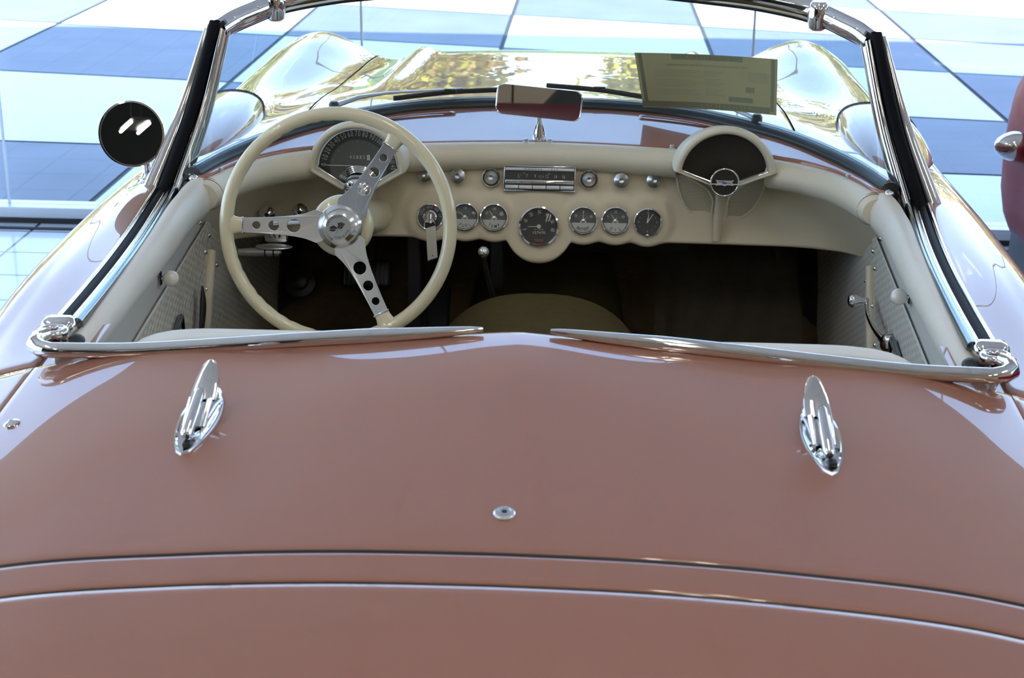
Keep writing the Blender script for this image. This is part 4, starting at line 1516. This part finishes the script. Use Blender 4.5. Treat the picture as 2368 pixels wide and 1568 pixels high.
# ---------------------------------------------------------------- chrome round the cockpit
for s in (1, -1):
    xs_ = np.linspace(.048, .668, 44)
    bl = [(lambda t: t * t * (3 - 2 * t))(min(1, max(0, (x - .30) / .36))) for x in xs_]
    pts = [(s * x, lid_front(x) - .004, (1 - b) * (float(hz(x, lid_front(x))) + .007) + b * .9025) for x, b in zip(xs_, bl)]
    ra = [.0030 + .0085 * min(1, (x - .048) / .16) ** .6 for x in xs_]
    pts += [(s * .685, 2.097, .902), (s * .697, 2.108, .903), (s * .700, 2.128, .905), (s * .694, 2.145, .906)]
    ra += [.0125, .0135, .0135, .011]
    part('rear_trim', MB().tube(pts, ra, 16, flat=(1, 1.0)), CHROME, CAR)
    f = hub('corner_fitting', CAR, None)
    part('cap', MB().box(s * .690 - .027, s * .690 + .027, 2.178, 2.216, .880, .9165, b=.013), CHROME, f)
    part('loop', MB().tube([(s * .688 + .018 * cos(a), 2.160 + .016 * sin(a), .906) for a in np.linspace(0, 2 * pi, 24, endpoint=False)], .006, 10, closed=True), CHROME, f)
    part('striker', MB().ball((s * .655, 2.160, .890), .015, 12, sc=(.9, 1.1, .8)), BLACK, f)
    # window slot between bright rails, from the corner to the post
    sl = curve3([(s * .686, 2.20, .903), (s * .690, 2.33, .9035), (s * .697, 2.50, .905), (s * .711, 2.70, .906), (s * .728, 2.87, .906), (s * .741, 2.99, .905)], 40)
    part('window_slot', MB().tube(sl.tolist(), np.linspace(.0130, .0085, 40).tolist(), 10, flat=(1.0, .6)), CHANNEL, CAR)
    part('slot_rail', MB().tube((sl + np.array((s * .0125, 0, .004))).tolist(), .0045, 10, flat=(1, 1)), CHROME, CAR)
    part('slot_rail', MB().tube((sl + np.array((s * -.0125, 0, .005))).tolist(), .0042, 10), CHROME, CAR)
    part('reveal_rail', MB().tube((sl + np.array((s * -.0215, 0, .000))).tolist(), [.0090] * 36 + [.0095, .010, .011, .012], 14, flat=(1.0, 1.2)), DSTEEL, CAR)
    part('slot_skirt', MB().grid(np.stack([sl + np.array((s * .018, 0, -.004)), sl + np.array((s * .012, 0, -.012)), sl + np.array((s * -.026, 0, -.016)), sl + np.array((s * -.028, 0, -.026))], 1)), CHANNEL, CAR)

# soft-top catches on the lid
for s in (1, -1):
    cx, cy = s * .402, 1.874
    yaw = -s * .02
    nrm = Vector((0, -.115, 1)).normalized()
    yv = Vector((sin(yaw), cos(yaw), 0))
    yv = (yv - nrm * yv.dot(nrm)).normalized()
    xv = yv.cross(nrm)
    LM = Matrix(((xv.x, yv.x, nrm.x, cx), (xv.y, yv.y, nrm.y, cy), (xv.z, yv.z, nrm.z, float(hz(cx, cy))), (0, 0, 0, 1)))
    k = hub('soft_top_catch', CAR, LM)

    def oval(t, kx=1.0, ky=1.0):
        y = -.094 + .182 * t
        w = .0235 * max(0, sin(pi * t)) ** .55 * (1.0 + .10 * (t - .5))
        return w * kx, y * ky
    tt = np.linspace(0, 1, 26)
    ov = [oval(t, 1.12) for t in tt]
    loop = ov + [(-w, y) for w, y in reversed(ov[1:-1])]
    Q = [[(x * a, y * b, z) for x, y in loop] for a, b, z in ((1.0, 1.0, -.003), (1.0, 1.0, .002), (.95, .985, .0052), (.86, .96, .0058), (.76, .93, .0040), (.3, .5, .0040), (.0, .0, .0040))]
    part('base_plate', MB().grid(np.array(Q), cv=True), CHROME, k)
    # upright blade: pointed oval fork standing up and forward
    bl_ = []
    for t in np.concatenate([np.linspace(0, .9, 18), [.93, .96, .98, .99, .996, 1.0]]):
        w = float(spline([0, .25, .45, .65, .80, .90, .96, .99, 1.0], [.0135, .0160, .0172, .0160, .0135, .0105, .0072, .0040, .0006], np.array([t]))[0])
        bl_.append((w, t))
    B0, B1 = Vector((-s * .001, -.022, .012)), Vector((-s * .0085, .052, .062))
    ax = (B1 - B0)
    nb_ = Vector((0, -ax.z, ax.y)).normalized()
    Q = []
    for w, t in bl_:
        p = B0 + ax * t + nb_ * (-.006 * sin(pi * t))
        ring = []
        for a in np.linspace(0, 2 * pi, 20, endpoint=False):
            ring.append(tuple(p + Vector((w * cos(a), 0, 0)) + nb_ * (.0040 * math.copysign(abs(sin(a)) ** .7, sin(a)) * (1 if sin(a) > 0 else 1.2))))
        Q.append(ring)
    # keep the lower middle open for the bolt: two legs plus the leaf above
    part('lever_leaf', MB().grid(np.array(Q)[7:], cv=True), CHROME, k)
    for q in (-1, 1):
        lg = [tuple(B0 + ax * t + Vector((q * .0118, 0, 0)) + nb_ * .001) for t in (-.10, .1, .25, .36)]
        part('lever_leg', MB().tube(lg, [.0032, .0040, .0046, .0044], 10), CHROME, k)
    part('bolt', MB().tube([(0, -.066, .014), (0, -.062, .015), (0, .012, .033), (0, .018, .034)], [.005, .0078, .0078, .006], 16, flat=(1, 1)), CHROME, k)
    part('bolt_tip', MB().box(-.002, .009, -.079, -.066, .004, .011, b=.002), BLACK, k)
    part('spring', MB().tube([(-s * .017, .045, .008), (-s * .014, .020, .012), (-s * .012, -.012, .010)], [.004, .005, .003], 8), CHROME, k)

# key lock and studs on the lid
def on_lid(x, y, name, prof, mat, dark=None):
    nx = float(hz(x + .01, y) - hz(x - .01, y)) / .02
    ny = float(hz(x, y + .01) - hz(x, y - .01)) / .02
    nv_ = Vector((-nx, -ny, 1)).normalized()
    a, b = frame_of(nv_, Vector((0, 1, 0)))
    Mx = Matrix(((a.x, b.x, nv_.x, x), (a.y, b.y, nv_.y, y), (a.z, b.z, nv_.z, float(hz(x, y))), (0, 0, 0, 1)))
    o = part(name, MB().lathe(prof, 36), mat, CAR, Mx)
    return o


lk = on_lid(.0085, 1.648, 'lid_lock', [(.0128, -.002), (.0128, .0018), (.0112, .0034), (.0090, .0036), (.0082, .0022), (.0065, .0022), (.0060, .0040), (.0005, .0042)], BRUSH)
part('keyhole', MB().lathe([(.0034, .004), (.0034, .0046)], 16), INKB, lk)
st = on_lid(-.664, 1.905, 'side_stud', [(.011, -.002), (.011, .002), (.008, .004), (.005, .0045), (.0005, .0075)], CHROME)
st2 = part('antenna_stub', MB().lathe([(.0042, 0), (.0042, .008), (.0028, .010), (.0028, .020)], 14), DARK, CAR, Matrix.Translation((.772, 3.13, .905)) @ Matrix.Rotation(radians(65), 4, 'Y'))

# ---------------------------------------------------------------- under the dash
p = part('brake_pedal', MB().box(-.060, .060, -.008, .008, -.034, .034, Matrix.Translation((-.414, 3.50, .578)) @ Matrix.Rotation(radians(-25), 4, 'X'), b=.012), BLACK, CAR)
mb = MB()
for i in range(11):
    x = -.050 + i * .010
    mb.box(x - .0018, x + .0018, -.0112, -.006, -.028, .028, Matrix.Translation((-.414, 3.50, .578)) @ Matrix.Rotation(radians(-25), 4, 'X'), b=.0006)
part('pedal_ribs', mb, DARK, p)
part('pedal_arm', MB().tube([(-.405, 3.51, .59), (-.40, 3.58, .72), (-.40, 3.60, .86)], .011, 10), BLACK, p)
part('throttle_pedal', MB().box(-.028, .028, -.007, .007, -.085, .085, Matrix.Translation((-.250, 3.52, .46)) @ Matrix.Rotation(radians(-38), 4, 'X'), b=.008), BLACK, CAR)
part('dimmer_switch', MB().lathe([(.040, 0), (.038, .010), (.022, .014), (.020, .026), (.012, .030), (.0005, .031)], 28), BLACK, CAR, Matrix.Translation((-.60, 3.66, .50)) @ Matrix.Rotation(radians(62), 4, 'X'))
hb = part('parking_brake_handle', MB().tube([(-.645, 3.20, .715), (-.62, 3.20, .716), (-.572, 3.20, .717), (-.556, 3.20, .717), (-.552, 3.20, .717)], [.008, .0092, .0092, .0085, .004], 16), BRUSH, CAR)
part('handle_bands', MB().lathe([(.0098, 0), (.0098, .003)], 16, Matrix.Translation((-.588, 3.20, .7165)) @ Matrix.Rotation(pi / 2, 4, 'Y')).lathe([(.0098, 0), (.0098, .003)], 16, Matrix.Translation((-.570, 3.20, .7165)) @ Matrix.Rotation(pi / 2, 4, 'Y')), DARK, hb)
part('brake_rod', MB().tube([(-.60, 3.20, .717), (-.60, 3.30, .725), (-.60, 3.55, .74)], .006, 8), DARK, hb)
vh = part('vent_pull', MB().ball((-.568, 3.20, .729), .040, 14, sc=(1, .45, .13)), BRUSH, CAR)
part('vent_bracket', MB().box(-.592, -.540, 3.215, 3.30, .732, .760, b=.006), CHROME, vh)
sh = part('gear_lever', MB().tube([(-.117, 3.15, .735), (-.113, 3.17, .70), (-.09, 3.26, .55), (-.07, 3.30, .45)], [.005, .0055, .007, .009], 12), DARK, CAR)
part('lever_ball', MB().ball((-.117, 3.148, .744), .0120, 18), CHROME, sh)
hb_ = part('heater_box', MB().box(.05, .335, 3.42, 3.80, .66, .76, b=.02).box(.04, .26, 3.36, 3.5, .715, .75, b=.01), BLACK, CAR)
part('under_dash_brace', MB().box(-.30, -.27, 3.34, 3.40, .42, .74, b=.005), BLACK, CAR)
part('under_dash_brace', MB().box(-.115, -.085, 3.34, 3.40, .60, .74, b=.005), BLACK, CAR)

# ================================================================ LOOSE THINGS
# key tag hanging from the ignition key
KT = root('key_tag', 'pale card key tag hanging on a wire ring below the ignition switch', 'key tag', (-.234, 3.235, .735))
WORLD_ROOTS.append(KT)
TM = Matrix.Translation((-.2335, 3.224, .7365)) @ Matrix.Rotation(radians(-2.0), 4, 'Y') @ Matrix.Rotation(pi / 2, 4, 'X')
part('card', MB().plate([[(-.0105, .0345), (.0105, .0405), (.0120, -.0300), (-.0095, -.0370)], circ(.0, .0315, .0016, 14), circ(.0015, -.0265, .0014, 14)], .0004, M=TM), TAGM, KT, smooth=False)
part('backing', MB().plate([[(-.0105, .038), (.0105, .044), (.0120, -.0335), (-.0095, -.0405)], circ(.0, .0315, .0018, 14)], .0003, M=TM @ Matrix.Translation((0, 0, -.001))), DARK, KT, smooth=False)
part('ring', MB().tube([(-.238 + .0115 * cos(a), 3.237 + .006 * sin(a) , .7735 + .0125 * sin(a)) for a in np.linspace(0, 2 * pi, 30, endpoint=False)], .0007, 6, closed=True), CHROME, KT)

# price sheet leaning against the inside of the glass, its print showing through in mirror writing
TL, TR, BR, BL = (np.array(q) for q in ((.190, 3.430, 1.117), (.481, 3.280, 1.134), (.4946, 3.350, 1.0024), (.2174, 3.530, .978)))
PS = root('price_sheet', 'translucent paper price sheet propped inside the windshield, print reversed', 'paper sheet', tuple((BL + BR) / 2))
WORLD_ROOTS.append(PS)


def on_sheet(u, v, d=0.0):
    """u 0..1 left to right, v 0..1 bottom to top; d lifts towards the seats"""
    p = (BL * (1 - u) + BR * u) * (1 - v) + (TL * (1 - u) + TR * u) * v
    bow = np.array((.35, .8, 0)) * (.020 * sin(pi * u))
    return p + bow + np.array((-.42, -.85, .3)) * (.0006 + d)


Q = np.array([[on_sheet(u, v) for v in np.linspace(0, 1, 10)] for u in np.linspace(0, 1, 30)])
part('paper', MB().grid(Q), PAPER, PS)


def printed(mb_):
    """map flat (u, v) print onto the bowed sheet"""
    mb_.v = [tuple(on_sheet(x, y, .0006)) for x, y, z in mb_.v]
    return mb_


def band(mb_, u0, u1, v0, v1, n=8):
    Pq_ = np.array([[(u0 + (u1 - u0) * i / n, v, 0) for v in (v0, v1)] for i in range(n + 1)])
    return mb_.grid(Pq_)


AS = .45      # sheet height over width
def mirrored(cx, cy):
    return Matrix.Translation((cx, cy, 0)) @ Matrix.Diagonal((-AS, 1, 1, 1))


mb = MB()
# dark band with light reversed letters at the head: the letters are left open by printing strips round them is
# too fine, so the band is printed and the letters laid over it in paper colour
band(mb, .25, .75, .895, .985)
band(mb, .77, .835, .36, .46)
band(mb, .64, .82, .175, .265)
band(mb, .02, .045, .05, .98)
band(mb, .955, .98, .05, .98)
band(mb, .0, .95, .015, .125, 16)
mb.text('1957 Chevrolet Corvette 2-Door Convertible', .062, mirrored(.50, .80), sx=1.12)
for i in range(13):
    v = .70 - .036 * i
    for a, b in ((.12, .44), (.47, .62)):
        if (i + (a > .4)) % 5 != 4:
            band(mb, a, b - .03 * ((i * 7) % 3), v, v + .006, 3)
for i in range(6):
    band(mb, .79, .93, .72 - .032 * i, .726 - .032 * i, 2)
part('print', printed(mb), PRINT, PS, smooth=False)
mb = MB().text('I LOVE MY CAR', .075, mirrored(.50, .94), sx=1.35)
mb.text('MERSHON', .105, mirrored(.62, .068), sx=1.75)
mb.v = [tuple(on_sheet(x, y, .0012)) for x, y, z in mb.v]
part('light_lettering', mb, PAPER, PS, smooth=False)

# clear plastic floor cover on the passenger side
_r = random.Random(3)
n, m = 40, 30
Q = np.zeros((n, m, 3))
for i in range(n):
    for j in range(m):
        u, v = i / (n - 1), j / (m - 1)
        x, y = .27 + .36 * u, 3.35 + .56 * v
        z = .352 + .012 * sin(9 * u + 3 * v) * sin(7 * v) + .05 * math.exp(-((u - .10 - .10 * v) / .05) ** 2) + .015 * math.exp(-((v - .9) / .05) ** 2) + .006 * sin(31 * u - 17 * v)
        Q[i, j] = (x, y, z + max(0, (y - 3.60)) * .62)
single('plastic_cover', MB().grid(Q), WRAP, 'crumpled clear plastic cover lying in the passenger foot well', 'plastic cover', sharp=180)
